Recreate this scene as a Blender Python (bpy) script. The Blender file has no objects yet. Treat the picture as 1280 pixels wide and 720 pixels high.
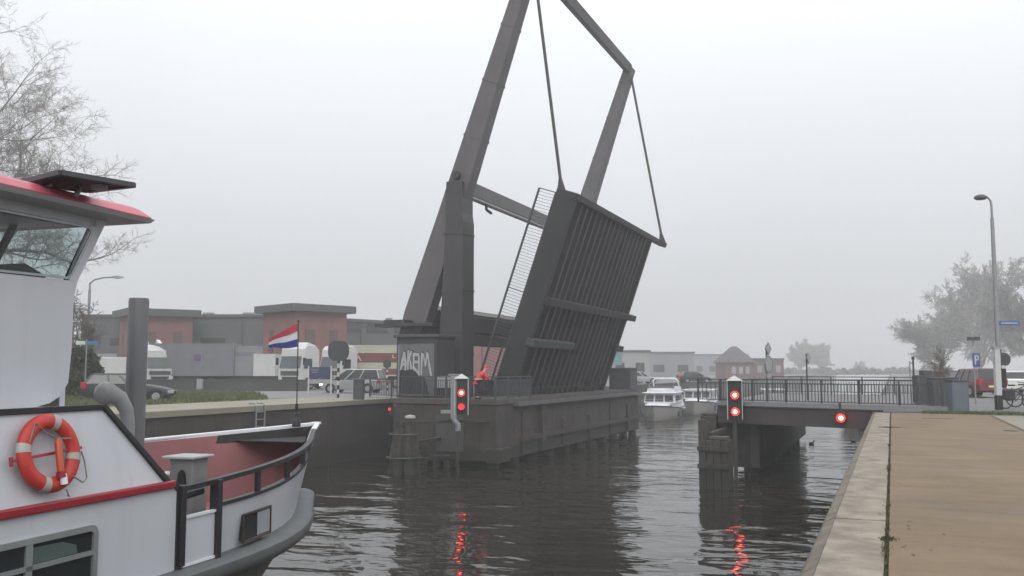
import bpy, math, random
from mathutils import Vector, Matrix
R = math.radians
C = bpy.context.scene.collection
rnd = random.Random(7)

# ------------------------------------------------------------------ layout
# X = across the canal (to the right), Y = along the canal, Z up, water at 0
F = 1150.0
TH = math.atan(103 / F)      # upward tilt of the camera
YA = math.atan(473 / F)      # the camera looks this far to the left of the canal axis
EYE = 4.75
STREET = 3.15

def ray(x, y):
    u = (x - 640) / F; v = (360 - y) / F
    d = math.cos(TH) - math.sin(TH) * v
    up = math.sin(TH) + math.cos(TH) * v
    return (math.cos(YA) * u - math.sin(YA) * d, math.sin(YA) * u + math.cos(YA) * d, up, d)
def WZ(x, y, z=STREET):       # spot on the level z
    a, b, c, d = ray(x, y); k = (z - EYE) / c
    return Vector((a * k, b * k, z))
def WD(x, D, z=STREET, y=463):
    a, b, c, d = ray(x, y); k = D / d
    return Vector((a * k, b * k, z))
def HD(y, D):                 # height of something seen at y, D metres away
    a, b, c, d = ray(640, y)
    return EYE + c / d * D

# ------------------------------------------------------------------ materials
MATS = {}
def mat(name, col, rough=0.7, var=0.12, scale=3.0, bump=0.0, metal=0.0, streak=0.0, dirt=None, dirt_amt=0.0,
        bscale=None, spec=0.5, coat=0.0, wet=None, rust=0.0):
    if name in MATS: return MATS[name]
    m = bpy.data.materials.new(name); m.use_nodes = True
    nt = m.node_tree; N = nt.nodes; L = nt.links
    b = N['Principled BSDF']
    b.inputs['Roughness'].default_value = rough
    b.inputs['Metallic'].default_value = metal
    b.inputs['Specular IOR Level'].default_value = spec
    b.inputs['Coat Weight'].default_value = coat
    tc = N.new('ShaderNodeTexCoord')
    n = N.new('ShaderNodeTexNoise'); n.inputs['Scale'].default_value = scale
    n.inputs['Detail'].default_value = 6; n.inputs['Roughness'].default_value = 0.6
    L.new(tc.outputs['Object'], n.inputs['Vector'])
    r = N.new('ShaderNodeMapRange'); r.inputs['From Min'].default_value = 0.3; r.inputs['From Max'].default_value = 0.7
    r.inputs['To Min'].default_value = 1 - var; r.inputs['To Max'].default_value = 1 + var
    L.new(n.outputs['Fac'], r.inputs['Value'])
    mul = N.new('ShaderNodeMix'); mul.data_type = 'RGBA'; mul.blend_type = 'MULTIPLY'
    mul.inputs['Factor'].default_value = 1
    mul.inputs['A'].default_value = (*col, 1)
    L.new(r.outputs['Result'], mul.inputs['B'])
    out = mul.outputs['Result']
    if streak or dirt_amt:
        mp = N.new('ShaderNodeMapping'); mp.inputs['Scale'].default_value = (4.5, 4.5, 0.35)
        L.new(tc.outputs['Object'], mp.inputs['Vector'])
        n2 = N.new('ShaderNodeTexNoise'); n2.inputs['Scale'].default_value = 1.0 if not bscale else bscale
        n2.inputs['Detail'].default_value = 5
        L.new(mp.outputs['Vector'], n2.inputs['Vector'])
        r2 = N.new('ShaderNodeMapRange'); r2.inputs['From Min'].default_value = 0.5; r2.inputs['From Max'].default_value = 0.72
        r2.inputs['To Max'].default_value = max(streak, dirt_amt)
        L.new(n2.outputs['Fac'], r2.inputs['Value'])
        mx = N.new('ShaderNodeMix'); mx.data_type = 'RGBA'
        mx.inputs['B'].default_value = (*(dirt or tuple(c * 0.45 for c in col)), 1)
        L.new(r2.outputs['Result'], mx.inputs['Factor']); L.new(out, mx.inputs['A'])
        out = mx.outputs['Result']
    if rust:
        mp = N.new('ShaderNodeMapping'); mp.inputs['Scale'].default_value = (7, 7, .9)
        L.new(tc.outputs['Object'], mp.inputs['Vector'])
        n5 = N.new('ShaderNodeTexNoise'); n5.inputs['Scale'].default_value = .8; n5.inputs['Detail'].default_value = 8; n5.inputs['Roughness'].default_value = .7
        L.new(mp.outputs['Vector'], n5.inputs['Vector'])
        r5 = N.new('ShaderNodeMapRange'); r5.inputs['From Min'].default_value = .60; r5.inputs['From Max'].default_value = .74; r5.inputs['To Max'].default_value = rust
        L.new(n5.outputs['Fac'], r5.inputs['Value'])
        m5 = N.new('ShaderNodeMix'); m5.data_type = 'RGBA'; m5.inputs['B'].default_value = (.11, .055, .03, 1)
        L.new(r5.outputs['Result'], m5.inputs['Factor']); L.new(out, m5.inputs['A']); out = m5.outputs['Result']
    if wet:
        # algae and wet stain up to the usual high water mark
        geo = N.new('ShaderNodeNewGeometry'); sp = N.new('ShaderNodeSeparateXYZ'); L.new(geo.outputs['Position'], sp.inputs[0])
        n4 = N.new('ShaderNodeTexNoise'); n4.inputs['Scale'].default_value = 1.3; n4.inputs['Detail'].default_value = 6
        L.new(geo.outputs['Position'], n4.inputs['Vector'])
        ma = N.new('ShaderNodeMath'); ma.operation = 'MULTIPLY_ADD'; ma.inputs[1].default_value = -.9
        L.new(n4.outputs['Fac'], ma.inputs[0]); L.new(sp.outputs['Z'], ma.inputs[2])
        r4 = N.new('ShaderNodeMapRange'); r4.inputs['From Min'].default_value = wet - .45; r4.inputs['From Max'].default_value = wet - .25
        r4.inputs['To Min'].default_value = .85; r4.inputs['To Max'].default_value = 0
        L.new(ma.outputs[0], r4.inputs['Value'])
        m4 = N.new('ShaderNodeMix'); m4.data_type = 'RGBA'; m4.inputs['B'].default_value = (.022, .024, .016, 1)
        L.new(r4.outputs['Result'], m4.inputs['Factor']); L.new(out, m4.inputs['A']); out = m4.outputs['Result']
    L.new(out, b.inputs['Base Color'])
    if bump:
        bp = N.new('ShaderNodeBump'); bp.inputs['Strength'].default_value = bump; bp.inputs['Distance'].default_value = 0.02
        n3 = N.new('ShaderNodeTexNoise'); n3.inputs['Scale'].default_value = scale * 6; n3.inputs['Detail'].default_value = 4
        L.new(tc.outputs['Object'], n3.inputs['Vector'])
        L.new(n3.outputs['Fac'], bp.inputs['Height']); L.new(bp.outputs['Normal'], b.inputs['Normal'])
    MATS[name] = m
    return m
def glow(name, col, s):
    m = bpy.data.materials.new(name); m.use_nodes = True
    b = m.node_tree.nodes['Principled BSDF']
    b.inputs['Base Color'].default_value = (*col, 1)
    b.inputs['Emission Color'].default_value = (*col, 1)
    b.inputs['Emission Strength'].default_value = s
    return m
def glass(name, tint=(0.74, 0.80, 0.80), gloss=0.12):
    m = bpy.data.materials.new(name); m.use_nodes = True
    nt = m.node_tree; N = nt.nodes; L = nt.links
    N.remove(N['Principled BSDF'])
    t = N.new('ShaderNodeBsdfTransparent'); t.inputs['Color'].default_value = (*tint, 1)
    g = N.new('ShaderNodeBsdfGlossy'); g.inputs['Roughness'].default_value = 0.02
    lw_ = N.new('ShaderNodeLayerWeight'); lw_.inputs['Blend'].default_value = .5
    pw_ = N.new('ShaderNodeMath'); pw_.operation = 'POWER'; pw_.inputs[1].default_value = 4.5
    L.new(lw_.outputs['Facing'], pw_.inputs[0])
    f = N.new('ShaderNodeMath'); f.operation = 'MULTIPLY_ADD'; f.inputs[1].default_value = .7; f.inputs[2].default_value = .04
    L.new(pw_.outputs[0], f.inputs[0])
    mx = N.new('ShaderNodeMixShader')
    L.new(f.outputs[0], mx.inputs[0]); L.new(t.outputs[0], mx.inputs[1]); L.new(g.outputs[0], mx.inputs[2])
    L.new(mx.outputs[0], N['Material Output'].inputs['Surface'])
    return m

steel = mat('bridge steel paint', (0.036, 0.033, 0.036), 0.55, 0.18, 0.7, streak=0.35, dirt=(0.024, 0.02, 0.018), rust=.5)
steel_light = mat('bridge arm paint', (0.098, 0.089, 0.096), 0.55, 0.14, 0.7, streak=0.25, dirt=(0.045, 0.038, 0.037), rust=.4)
steel_ctr = mat('counterweight paint', (0.045, 0.038, 0.039), 0.6, 0.2, 0.6, streak=0.3, dirt=(0.05, 0.03, 0.024))
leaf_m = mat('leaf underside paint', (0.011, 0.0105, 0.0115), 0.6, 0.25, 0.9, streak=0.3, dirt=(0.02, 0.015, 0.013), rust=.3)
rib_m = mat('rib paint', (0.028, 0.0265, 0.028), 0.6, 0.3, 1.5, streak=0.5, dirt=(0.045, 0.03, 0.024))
green_m = mat('green grey paint', (0.035, 0.05, 0.047), 0.6, 0.2, 1.0)
rail_m = mat('dark railing paint', (0.05, 0.052, 0.058), 0.5, 0.15, 3)
concrete = mat('pier concrete', (0.047, 0.039, 0.035), 0.9, 0.4, 0.8, 0.35, streak=0.7, dirt=(0.02, 0.017, 0.015), wet=.9)
concrete_cap = mat('concrete cap', (0.075, 0.066, 0.06), 0.9, 0.25, 1.5, 0.35, streak=0.4)
def quay_mat():
    m = mat('quay wall concrete', (0.05, 0.041, 0.036), 0.9, 0.35, 0.5, 0.3, streak=0.7, dirt=(0.03, 0.025, 0.02), wet=.9)
    return m
quay_m = quay_mat()
timber = mat('wet timber', (0.042, 0.036, 0.029), 0.85, 0.4, 3, 0.6, streak=0.7, dirt=(0.02, 0.019, 0.015), wet=.8)
timber_cap = mat('pale pile cap', (0.33, 0.32, 0.30), 0.7, 0.2, 3)
white = mat('white boat paint', (0.50, 0.515, 0.545), 0.32, 0.05, 0.8, streak=0.16, dirt=(0.33, 0.33, 0.32), rust=.12)
white_trim = mat('white trim paint', (0.66, 0.67, 0.69), 0.3, 0.03, 2)
grey_paint = mat('grey boat paint', (0.085, 0.093, 0.094), 0.5, 0.16, 1.2, 0.1, streak=0.3, dirt=(0.14, 0.14, 0.13))
grey_tube = mat('grey tube paint', (0.125, 0.125, 0.132), 0.45, 0.1, 1.2, 0.05, streak=0.15)
bottom_m = mat('boat bottom paint', (0.10, 0.09, 0.075), 0.6, 0.3, 1.5, 0.2, streak=0.4)
black = mat('black paint', (0.012, 0.012, 0.014), 0.5, 0.2, 3)
rubber = mat('black rubber', (0.015, 0.015, 0.015), 0.8, 0.2, 5)
red = mat('red trim paint', (0.27, 0.014, 0.024), 0.35, 0.12, 2, streak=0.2, dirt=(0.3, 0.02, 0.03))
red_roof = mat('faded red roof paint', (0.45, 0.085, 0.115), 0.4, 0.1, 2)
deck_red = mat('oxide red deck paint', (0.225, 0.088, 0.09), 0.7, 0.12, 0.9, 0.15, streak=0.25, dirt=(0.15, 0.07, 0.066))
orange = mat('lifebuoy orange', (0.46, 0.032, 0.022), 0.5, 0.12, 9)
reflective = mat('grey reflective band', (0.36, 0.345, 0.32), 0.4, 0.1, 8)
alu = mat('aluminium frame', (0.33, 0.36, 0.36), 0.35, 0.08, 4, metal=0.5)
darkglass = mat('dark window glass', (0.02, 0.024, 0.026), 0.06, 0.1, 1)
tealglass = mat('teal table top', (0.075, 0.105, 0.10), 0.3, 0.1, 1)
paleglass = mat('pale reflecting glass', (0.3, 0.33, 0.35), 0.08, 0.1, 1)
clear = glass('wheelhouse glass')
asphalt = mat('wet asphalt', (0.10, 0.098, 0.097), 0.6, 0.18, 0.35, 0.15)
path_m = mat('pale promenade paving', (0.25, 0.225, 0.175), 0.85, 0.14, 0.5, 0.15)
galv = mat('galvanised steel', (0.27, 0.275, 0.285), 0.4, 0.1, 6, metal=0.4)
white_sign = mat('white sign paint', (0.5, 0.5, 0.49), 0.5, 0.08, 5)
blue_sign = mat('blue sign paint', (0.03, 0.10, 0.35), 0.4, 0.05, 5)
navy = mat('navy board', (0.03, 0.04, 0.10), 0.4, 0.1, 4)
brick = mat('red brick facade', (0.20, 0.095, 0.085), 0.9, 0.15, 1.0)
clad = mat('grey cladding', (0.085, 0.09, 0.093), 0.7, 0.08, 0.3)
roof_grey = mat('dark roof edge', (0.07, 0.073, 0.077), 0.7, 0.1, 0.5)
pale_clad = mat('pale cladding', (0.3, 0.305, 0.305), 0.7, 0.08, 0.3)
teal_panel = mat('teal panel', (0.08, 0.22, 0.21), 0.5, 0.08, 1)
truck_white = mat('truck white', (0.56, 0.56, 0.545), 0.4, 0.05, 1, streak=0.1)
truck_grey = mat('trailer grey', (0.17, 0.17, 0.185), 0.5, 0.06, 1, streak=0.15)
cream = mat('trailer cream', (0.42, 0.43, 0.33), 0.5, 0.06, 1)
maroon = mat('trailer maroon', (0.16, 0.035, 0.04), 0.5, 0.08, 1)
carblack = mat('black car paint', (0.014, 0.015, 0.018), 0.42, 0.1, 1, coat=0.1)
carsilver = mat('silver car paint', (0.34, 0.355, 0.36), 0.28, 0.05, 1, metal=0.3, coat=0.5)
carred = mat('red car paint', (0.13, 0.022, 0.026), 0.3, 0.08, 1, coat=0.5)
carwhite = mat('white car paint', (0.7, 0.7, 0.7), 0.3, 0.05, 1, coat=0.4)
tyre = mat('tyre rubber', (0.02, 0.02, 0.02), 0.85, 0.1, 4)
rimm = mat('wheel rim', (0.35, 0.35, 0.36), 0.35, 0.05, 4, metal=0.6)
plate_w = mat('number plate', (0.7, 0.62, 0.3), 0.5, 0.05, 4)
taillight = mat('red tail lamp', (0.4, 0.015, 0.03), 0.2, 0.1, 5)
hedge_m = mat('hedge leaves', (0.035, 0.048, 0.022), 0.7, 0.4, 2)
lowwall_m = mat('low dark wall', (0.075, 0.07, 0.068), 0.9, 0.2, 0.6, 0.2)
bark = mat('bare bark', (0.11, 0.10, 0.09), 0.95, 0.3, 2, 0.3)
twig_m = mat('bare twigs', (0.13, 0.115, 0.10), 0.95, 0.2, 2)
skin_m = mat('skin', (0.55, 0.32, 0.24), 0.6, 0.05, 4)
jacket_m = mat('fluorescent red jacket', (0.62, 0.03, 0.03), 0.6, 0.1, 6)
trouser_m = mat('dark trousers', (0.02, 0.022, 0.03), 0.85, 0.1, 6)
cabinet_m = mat('blue grey cabinet', (0.10, 0.125, 0.155), 0.6, 0.12, 2, streak=0.2)
moss = mat('moss in the joint', (0.075, 0.07, 0.03), 0.95, 0.5, 6, 0.5)
lamp_on = glow('lit red lamp', (1.0, 0.012, 0.010), 9)
lamp_core = glow('bright lamp core', (1.0, 0.30, 0.22), 9)
lamp_dim = glow('dim red lamp', (1.0, 0.03, 0.03), 1.1)
lamp_faint = glow('faint red lamp', (1.0, 0.03, 0.03), .35)
headlamp = glow('lit headlamp', (1.0, 0.78, 0.6), 2.2)
tile_roof = mat('dark roof tiles', (0.09, 0.08, 0.08), 0.8, 0.15, 1)

def leafy():
    m = mat('short grass', (0.10, 0.115, 0.045), 0.9, 0.35, 1.3, 0.6)
    return m
grass_m = leafy()

# brown pavement with faint roller bands and wear
def pavement_mat():
    m = bpy.data.materials.new('brown resin paving'); m.use_nodes = True
    nt = m.node_tree; N = nt.nodes; L = nt.links; b = N['Principled BSDF']
    b.inputs['Specular IOR Level'].default_value = .2
    tc = N.new('ShaderNodeTexCoord')
    def noise(scale, vec=(1, 1, 1), det=6, rough=.6):
        mp = N.new('ShaderNodeMapping'); mp.inputs['Scale'].default_value = vec
        L.new(tc.outputs['Object'], mp.inputs['Vector'])
        n = N.new('ShaderNodeTexNoise'); n.inputs['Scale'].default_value = scale
        n.inputs['Detail'].default_value = det; n.inputs['Roughness'].default_value = rough
        L.new(mp.outputs['Vector'], n.inputs['Vector']); return n
    a = noise(0.55, (1, 1, 1)); c = noise(1.0, (0.5, 2.6, 1)); g = noise(70, det=3); sp = noise(3.1, det=2, rough=.4)
    ramp = N.new('ShaderNodeValToRGB')
    ramp.color_ramp.elements[0].position = .32; ramp.color_ramp.elements[0].color = (0.145, 0.105, 0.067, 1)
    ramp.color_ramp.elements[1].position = .70; ramp.color_ramp.elements[1].color = (0.232, 0.174, 0.115, 1)
    add = N.new('ShaderNodeMath'); add.operation = 'ADD'
    h1 = N.new('ShaderNodeMath'); h1.operation = 'MULTIPLY'; h1.inputs[1].default_value = .5
    h2 = N.new('ShaderNodeMath'); h2.operation = 'MULTIPLY'; h2.inputs[1].default_value = .5
    L.new(a.outputs['Fac'], h1.inputs[0]); L.new(c.outputs['Fac'], h2.inputs[0])
    L.new(h1.outputs[0], add.inputs[0]); L.new(h2.outputs[0], add.inputs[1]); L.new(add.outputs[0], ramp.inputs[0])
    mr = N.new('ShaderNodeMapRange'); mr.inputs['From Min'].default_value = .35; mr.inputs['From Max'].default_value = .65
    mr.inputs['To Min'].default_value = .88; mr.inputs['To Max'].default_value = 1.1
    L.new(g.outputs['Fac'], mr.inputs['Value'])
    mul = N.new('ShaderNodeMix'); mul.data_type = 'RGBA'; mul.blend_type = 'MULTIPLY'; mul.inputs['Factor'].default_value = 1
    L.new(ramp.outputs['Color'], mul.inputs['A']); L.new(mr.outputs['Result'], mul.inputs['B'])
    # dark specks: old leaves and gum
    mr2 = N.new('ShaderNodeMapRange'); mr2.inputs['From Min'].default_value = .72; mr2.inputs['From Max'].default_value = .76
    mr2.inputs['To Max'].default_value = .45
    L.new(sp.outputs['Fac'], mr2.inputs['Value'])
    mx = N.new('ShaderNodeMix'); mx.data_type = 'RGBA'; mx.inputs['B'].default_value = (0.12, 0.09, 0.06, 1)
    L.new(mr2.outputs['Result'], mx.inputs['Factor']); L.new(mul.outputs['Result'], mx.inputs['A'])
    # broad damp stains
    st = noise(.8, (1, .45, 1), 8, .65)
    mr3 = N.new('ShaderNodeMapRange'); mr3.inputs['From Min'].default_value = .50; mr3.inputs['From Max'].default_value = .66
    mr3.inputs['To Min'].default_value = 1; mr3.inputs['To Max'].default_value = .80
    L.new(st.outputs['Fac'], mr3.inputs['Value'])
    ms = N.new('ShaderNodeMix'); ms.data_type = 'RGBA'; ms.blend_type = 'MULTIPLY'; ms.inputs['Factor'].default_value = 1
    L.new(mx.outputs['Result'], ms.inputs['A']); L.new(mr3.outputs['Result'], ms.inputs['B'])
    rr3 = N.new('ShaderNodeMapRange'); rr3.inputs['From Min'].default_value = .50; rr3.inputs['From Max'].default_value = .66
    rr3.inputs['To Min'].default_value = .85; rr3.inputs['To Max'].default_value = .6
    L.new(st.outputs['Fac'], rr3.inputs['Value']); L.new(rr3.outputs['Result'], b.inputs['Roughness'])
    L.new(ms.outputs['Result'], b.inputs['Base Color'])
    bp = N.new('ShaderNodeBump'); bp.inputs['Strength'].default_value = .4; bp.inputs['Distance'].default_value = .01
    L.new(g.outputs['Fac'], bp.inputs['Height']); L.new(bp.outputs['Normal'], b.inputs['Normal'])
    return m
pave_m = pavement_mat()
coping_m = mat('coping concrete', (0.235, 0.208, 0.168), 0.85, 0.32, 2.6, 0.6, dirt_amt=0.55, dirt=(0.15, 0.125, 0.095), bscale=0.8, spec=.2)
bevel_m = mat('weathered coping edge', (0.15, 0.128, 0.10), 0.9, 0.35, 2.4, 0.6, streak=0.4)

def water_mat():
    m = bpy.data.materials.new('dark canal water'); m.use_nodes = True
    nt = m.node_tree; N = nt.nodes; L = nt.links; b = N['Principled BSDF']
    b.inputs['Base Color'].default_value = (0.022, 0.019, 0.014, 1)
    b.inputs['Roughness'].default_value = 0.035
    b.inputs['IOR'].default_value = 1.34
    tc = N.new('ShaderNodeTexCoord')
    def noise(scale, vec, det, rot=0, dist=0.0):
        mp = N.new('ShaderNodeMapping'); mp.inputs['Scale'].default_value = vec; mp.inputs['Rotation'].default_value = (0, 0, rot)
        L.new(tc.outputs['Object'], mp.inputs['Vector'])
        n = N.new('ShaderNodeTexNoise'); n.inputs['Scale'].default_value = scale; n.inputs['Detail'].default_value = det
        n.inputs['Roughness'].default_value = .42; n.inputs['Distortion'].default_value = dist
        L.new(mp.outputs['Vector'], n.inputs['Vector']); return n
    a = noise(0.62, (0.55, 1.0, 1), 2.2, R(-18), .6)
    c = noise(2.1, (0.5, 1.1, 1), 2, R(-28), .4)
    patch = noise(0.07, (1, 1, 1), 2)
    pr = N.new('ShaderNodeMapRange'); pr.inputs['From Min'].default_value = .4; pr.inputs['From Max'].default_value = .62
    pr.inputs['To Min'].default_value = .45; pr.inputs['To Max'].default_value = 1.0
    L.new(patch.outputs['Fac'], pr.inputs['Value'])
    m1 = N.new('ShaderNodeMath'); m1.operation = 'MULTIPLY'; m1.inputs[1].default_value = WAVE_A
    m2 = N.new('ShaderNodeMath'); m2.operation = 'MULTIPLY'; m2.inputs[1].default_value = WAVE_B
    L.new(a.outputs['Fac'], m1.inputs[0]); L.new(c.outputs['Fac'], m2.inputs[0])
    ad = N.new('ShaderNodeMath'); ad.operation = 'ADD'; L.new(m1.outputs[0], ad.inputs[0]); L.new(m2.outputs[0], ad.inputs[1])
    mm = N.new('ShaderNodeMath'); mm.operation = 'MULTIPLY'; L.new(ad.outputs[0], mm.inputs[0]); L.new(pr.outputs['Result'], mm.inputs[1])
    bp = N.new('ShaderNodeBump'); bp.inputs['Strength'].default_value = 1; bp.inputs['Distance'].default_value = 1
    L.new(mm.outputs[0], bp.inputs['Height']); L.new(bp.outputs['Normal'], b.inputs['Normal'])
    return m
WAVE_A, WAVE_B = 0.21, 0.042

# ------------------------------------------------------------------ mesh helpers
class MB:
    def __init__(s): s.v = []; s.f = []
    def add(s, v, f):
        o = len(s.v); s.v += [tuple(p) for p in v]; s.f += [tuple(i + o for i in q) for q in f]; return s
    def box(s, c, d, rz=0, ry=0, rx=0):
        M = Matrix.Rotation(rz, 3, 'Z') @ Matrix.Rotation(ry, 3, 'Y') @ Matrix.Rotation(rx, 3, 'X')
        vs = [Vector(c) + M @ Vector((x * d[0] / 2, y * d[1] / 2, z * d[2] / 2)) for z in (-1, 1) for y in (-1, 1) for x in (-1, 1)]
        return s.add(vs, [(0, 2, 3, 1), (4, 5, 7, 6), (0, 1, 5, 4), (2, 6, 7, 3), (0, 4, 6, 2), (1, 3, 7, 5)])
    def b2(s, a, b):
        return s.box([(a[i] + b[i]) / 2 for i in range(3)], [abs(b[i] - a[i]) for i in range(3)])
    def prism(s, poly, lo, hi, ax=2):
        # poly in the two other axes, in order (ax=0: y,z; ax=1: x,z; ax=2: x,y)
        def P(p, h):
            q = list(p); q.insert(ax, h); return q
        n = len(poly)
        s.add([P(p, lo) for p in poly] + [P(p, hi) for p in poly],
              [tuple(range(n))[::-1], tuple(range(n, 2 * n))] + [(i, (i + 1) % n, n + (i + 1) % n, n + i) for i in range(n)])
        return s
    def loft(s, rings, closed=True, caps=True):
        n = len(rings[0]); o = len(s.v)
        for r in rings: s.v += [tuple(p) for p in r]
        for i in range(len(rings) - 1):
            for j in range(n if closed else n - 1):
                k = (j + 1) % n
                s.f.append((o + i * n + j, o + i * n + k, o + (i + 1) * n + k, o + (i + 1) * n + j))
        if caps and closed:
            s.f.append(tuple(o + j for j in range(n))[::-1])
            s.f.append(tuple(o + (len(rings) - 1) * n + j for j in range(n)))
        return s
    def beam(s, p0, p1, a0, b0, a1=None, b1=None, side=(0, 1, 0)):
        # rectangular bar; a = size along "side", b = size across
        a1 = a0 if a1 is None else a1; b1 = b0 if b1 is None else b1
        p0, p1 = Vector(p0), Vector(p1); d = (p1 - p0).normalized(); sd = Vector(side)
        sd = (sd - d * sd.dot(d)).normalized(); o = d.cross(sd)
        def ring(p, a, b): return [p + sd * (a / 2 * i) + o * (b / 2 * j) for i, j in ((-1, -1), (1, -1), (1, 1), (-1, 1))]
        return s.loft([ring(p0, a0, b0), ring(p1, a1, b1)])
    def tube(s, pts, r, n=8, caps=True):
        pts = [Vector(p) for p in pts]; k = len(pts)
        rs = r if isinstance(r, (list, tuple)) else [r] * k
        rings = []; up = None
        for i, p in enumerate(pts):
            d = (pts[min(i + 1, k - 1)] - pts[max(i - 1, 0)]).normalized()
            if up is None:
                up = Vector((0, 0, 1)) if abs(d.z) < .9 else Vector((1, 0, 0))
            u = (up - d * up.dot(d)).normalized(); w = d.cross(u); up = u
            rings.append([p + (u * math.cos(2 * math.pi * j / n) + w * math.sin(2 * math.pi * j / n)) * rs[i] for j in range(n)])
        return s.loft(rings, True, caps)
    def lathe(s, prof, c=(0, 0, 0), n=16):
        rings = [[(c[0] + r * math.cos(2 * math.pi * j / n), c[1] + r * math.sin(2 * math.pi * j / n), c[2] + z) for j in range(n)] for r, z in prof]
        return s.loft(rings)
    def disc(s, c, r, th, nrm, n=20):
        nrm = Vector(nrm).normalized(); c = Vector(c)
        return s.tube([c - nrm * th / 2, c + nrm * th / 2], r, n)
    def torus(s, c, Rr, r, ax=0, n=28, m=10, a0=0, a1=None):
        full = a1 is None; a1 = 2 * math.pi if full else a1
        rings = []
        for i in range(n + (0 if full else 1)):
            a = a0 + (a1 - a0) * i / n
            ring = []
            for j in range(m):
                b = 2 * math.pi * j / m
                rad = Rr + r * math.cos(b); h = r * math.sin(b)
                p = [rad * math.cos(a), rad * math.sin(a)]; p.insert(ax, h)
                ring.append((c[0] + p[0], c[1] + p[1], c[2] + p[2]))
            rings.append(ring)
        if full: rings.append(rings[0])
        return s.loft(rings, True, not full)
    def build(s, name, m, parent=None, smooth=False, bevel=0, rel=None):
        me = bpy.data.meshes.new(name)
        v = s.v
        if rel is not None: v = [(p[0] - rel[0], p[1] - rel[1], p[2] - rel[2]) for p in v]
        me.from_pydata(v, [], s.f); me.update()
        o = bpy.data.objects.new(name, me); C.objects.link(o)
        me.materials.append(m)
        if parent: o.parent = parent
        if len(s.f) < 20000:
            import bmesh
            bm = bmesh.new(); bm.from_mesh(me)
            bmesh.ops.recalc_face_normals(bm, faces=bm.faces[:]); bm.to_mesh(me); bm.free()
        if smooth:
            for p in me.polygons: p.use_smooth = True
            try:
                md = o.modifiers.new('edge', 'EDGE_SPLIT'); md.split_angle = R(38)
            except Exception: pass
        if bevel:
            md = o.modifiers.new('bevel', 'BEVEL'); md.width = bevel; md.segments = 2; md.limit_method = 'ANGLE'; md.angle_limit = R(40)
        return o

def empty(name, loc, label, cat, rz=0, group=None):
    o = bpy.data.objects.new(name, None); C.objects.link(o)
    o.location = loc; o.rotation_euler = (0, 0, rz); o.empty_display_size = .2
    return tag(o, label, cat, group)
def tag(o, label, cat, group=None):
    o['label'] = label; o['category'] = cat
    if group: o['group'] = group
    return o
def struct(o): o['kind'] = 'structure'; return o
def stuff(o): o['kind'] = 'stuff'; return o
def children(o): return [c for c in bpy.data.objects if c.parent == o]
def copy_tree(o, parent=None):
    c = o.copy(); C.objects.link(c); c.parent = parent
    for ch in children(o):
        if ch is not c: copy_tree(ch, c)
    return c
def catmull(pts, x):
    # smooth curve through (x, y) pairs
    if x <= pts[0][0]: return pts[0][1]
    if x >= pts[-1][0]: return pts[-1][1]
    for i in range(len(pts) - 1):
        if pts[i][0] <= x <= pts[i + 1][0]:
            x0, y0 = pts[i]; x1, y1 = pts[i + 1]
            sl = lambda k: (pts[min(k + 1, len(pts) - 1)][1] - pts[max(k - 1, 0)][1]) / (pts[min(k + 1, len(pts) - 1)][0] - pts[max(k - 1, 0)][0])
            t = (x - x0) / (x1 - x0); h = x1 - x0; m0, m1 = sl(i) * h, sl(i + 1) * h
            return (2*t**3 - 3*t**2 + 1) * y0 + (t**3 - 2*t**2 + t) * m0 + (-2*t**3 + 3*t**2) * y1 + (t**3 - t**2) * m1

# ------------------------------------------------------------------ ground, water, quays
LQ, RQ = -26.5, -0.78
g = MB()
for poly in ([(-500, -60), (LQ, -60), (LQ, 46.5), (-23.3, 46.5), (-23.3, 67.5), (LQ, 67.5), (LQ, 500), (-500, 500)],
             [(-.078, -60), (500, -60), (500, 500), (RQ + .4, 500), (RQ + .4, 37.95), (-.078, 37.95)]):
    g.prism(poly, -1.2, STREET - (0.0 if poly[0][0] < -100 else .0))
ground = struct(g.build('ground', asphalt))
w = MB().box((-13, 220, -.03), (40, 560, .06))
water = struct(w.build('canal_water', water_mat()))

# left bank strips
struct(MB().prism([(LQ - 5.2, -40), (LQ - .62, -40), (LQ - .62, 46.5), (LQ - 5.2, 46.5)], STREET + .002, STREET + .012).build('promenade_path', path_m))
def strip_grass(name, poly):
    return struct(MB().prism(poly, STREET + .002, STREET + .03).build(name, grass_m))
gp = [WZ(150, 507), WZ(365, 497.5), WZ(330, 492), WZ(250, 490), WZ(140, 493.5)]
poly_a = [(LQ - 5.25, 22), (LQ - 5.25, 42), (gp[2].x, gp[2].y - 1), (gp[3].x, gp[3].y), (gp[4].x + 1, gp[4].y), (-44, 28), (-38, 18)]
strip_grass('grass_verge', poly_a)
# blades and tufts on the verge
def tufts(name, poly, n, h0, h1, seed):
    r = random.Random(seed); mb = MB()
    xs = [p[0] for p in poly]; ys = [p[1] for p in poly]
    def inside(x, y):
        c = False; j = len(poly) - 1
        for i in range(len(poly)):
            if (poly[i][1] > y) != (poly[j][1] > y) and x < (poly[j][0] - poly[i][0]) * (y - poly[i][1]) / (poly[j][1] - poly[i][1]) + poly[i][0]: c = not c
            j = i
        return c
    k = 0
    while k < n:
        x = r.uniform(min(xs), max(xs)); y = r.uniform(min(ys), max(ys))
        if not inside(x, y): continue
        k += 1
        for q in range(3):
            a = r.uniform(0, 6.28); h = r.uniform(h0, h1); wd = .05
            dx, dy = math.cos(a) * wd, math.sin(a) * wd; lx, ly = r.uniform(-.08, .08), r.uniform(-.08, .08)
            mb.add([(x - dx, y - dy, STREET), (x + dx, y + dy, STREET), (x + lx, y + ly, STREET + h)], [(0, 1, 2)])
    o = stuff(mb.build(name, grass_m)); tag(o, 'rough green grass along the far side of the pale quay path', 'grass'); return o
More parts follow.
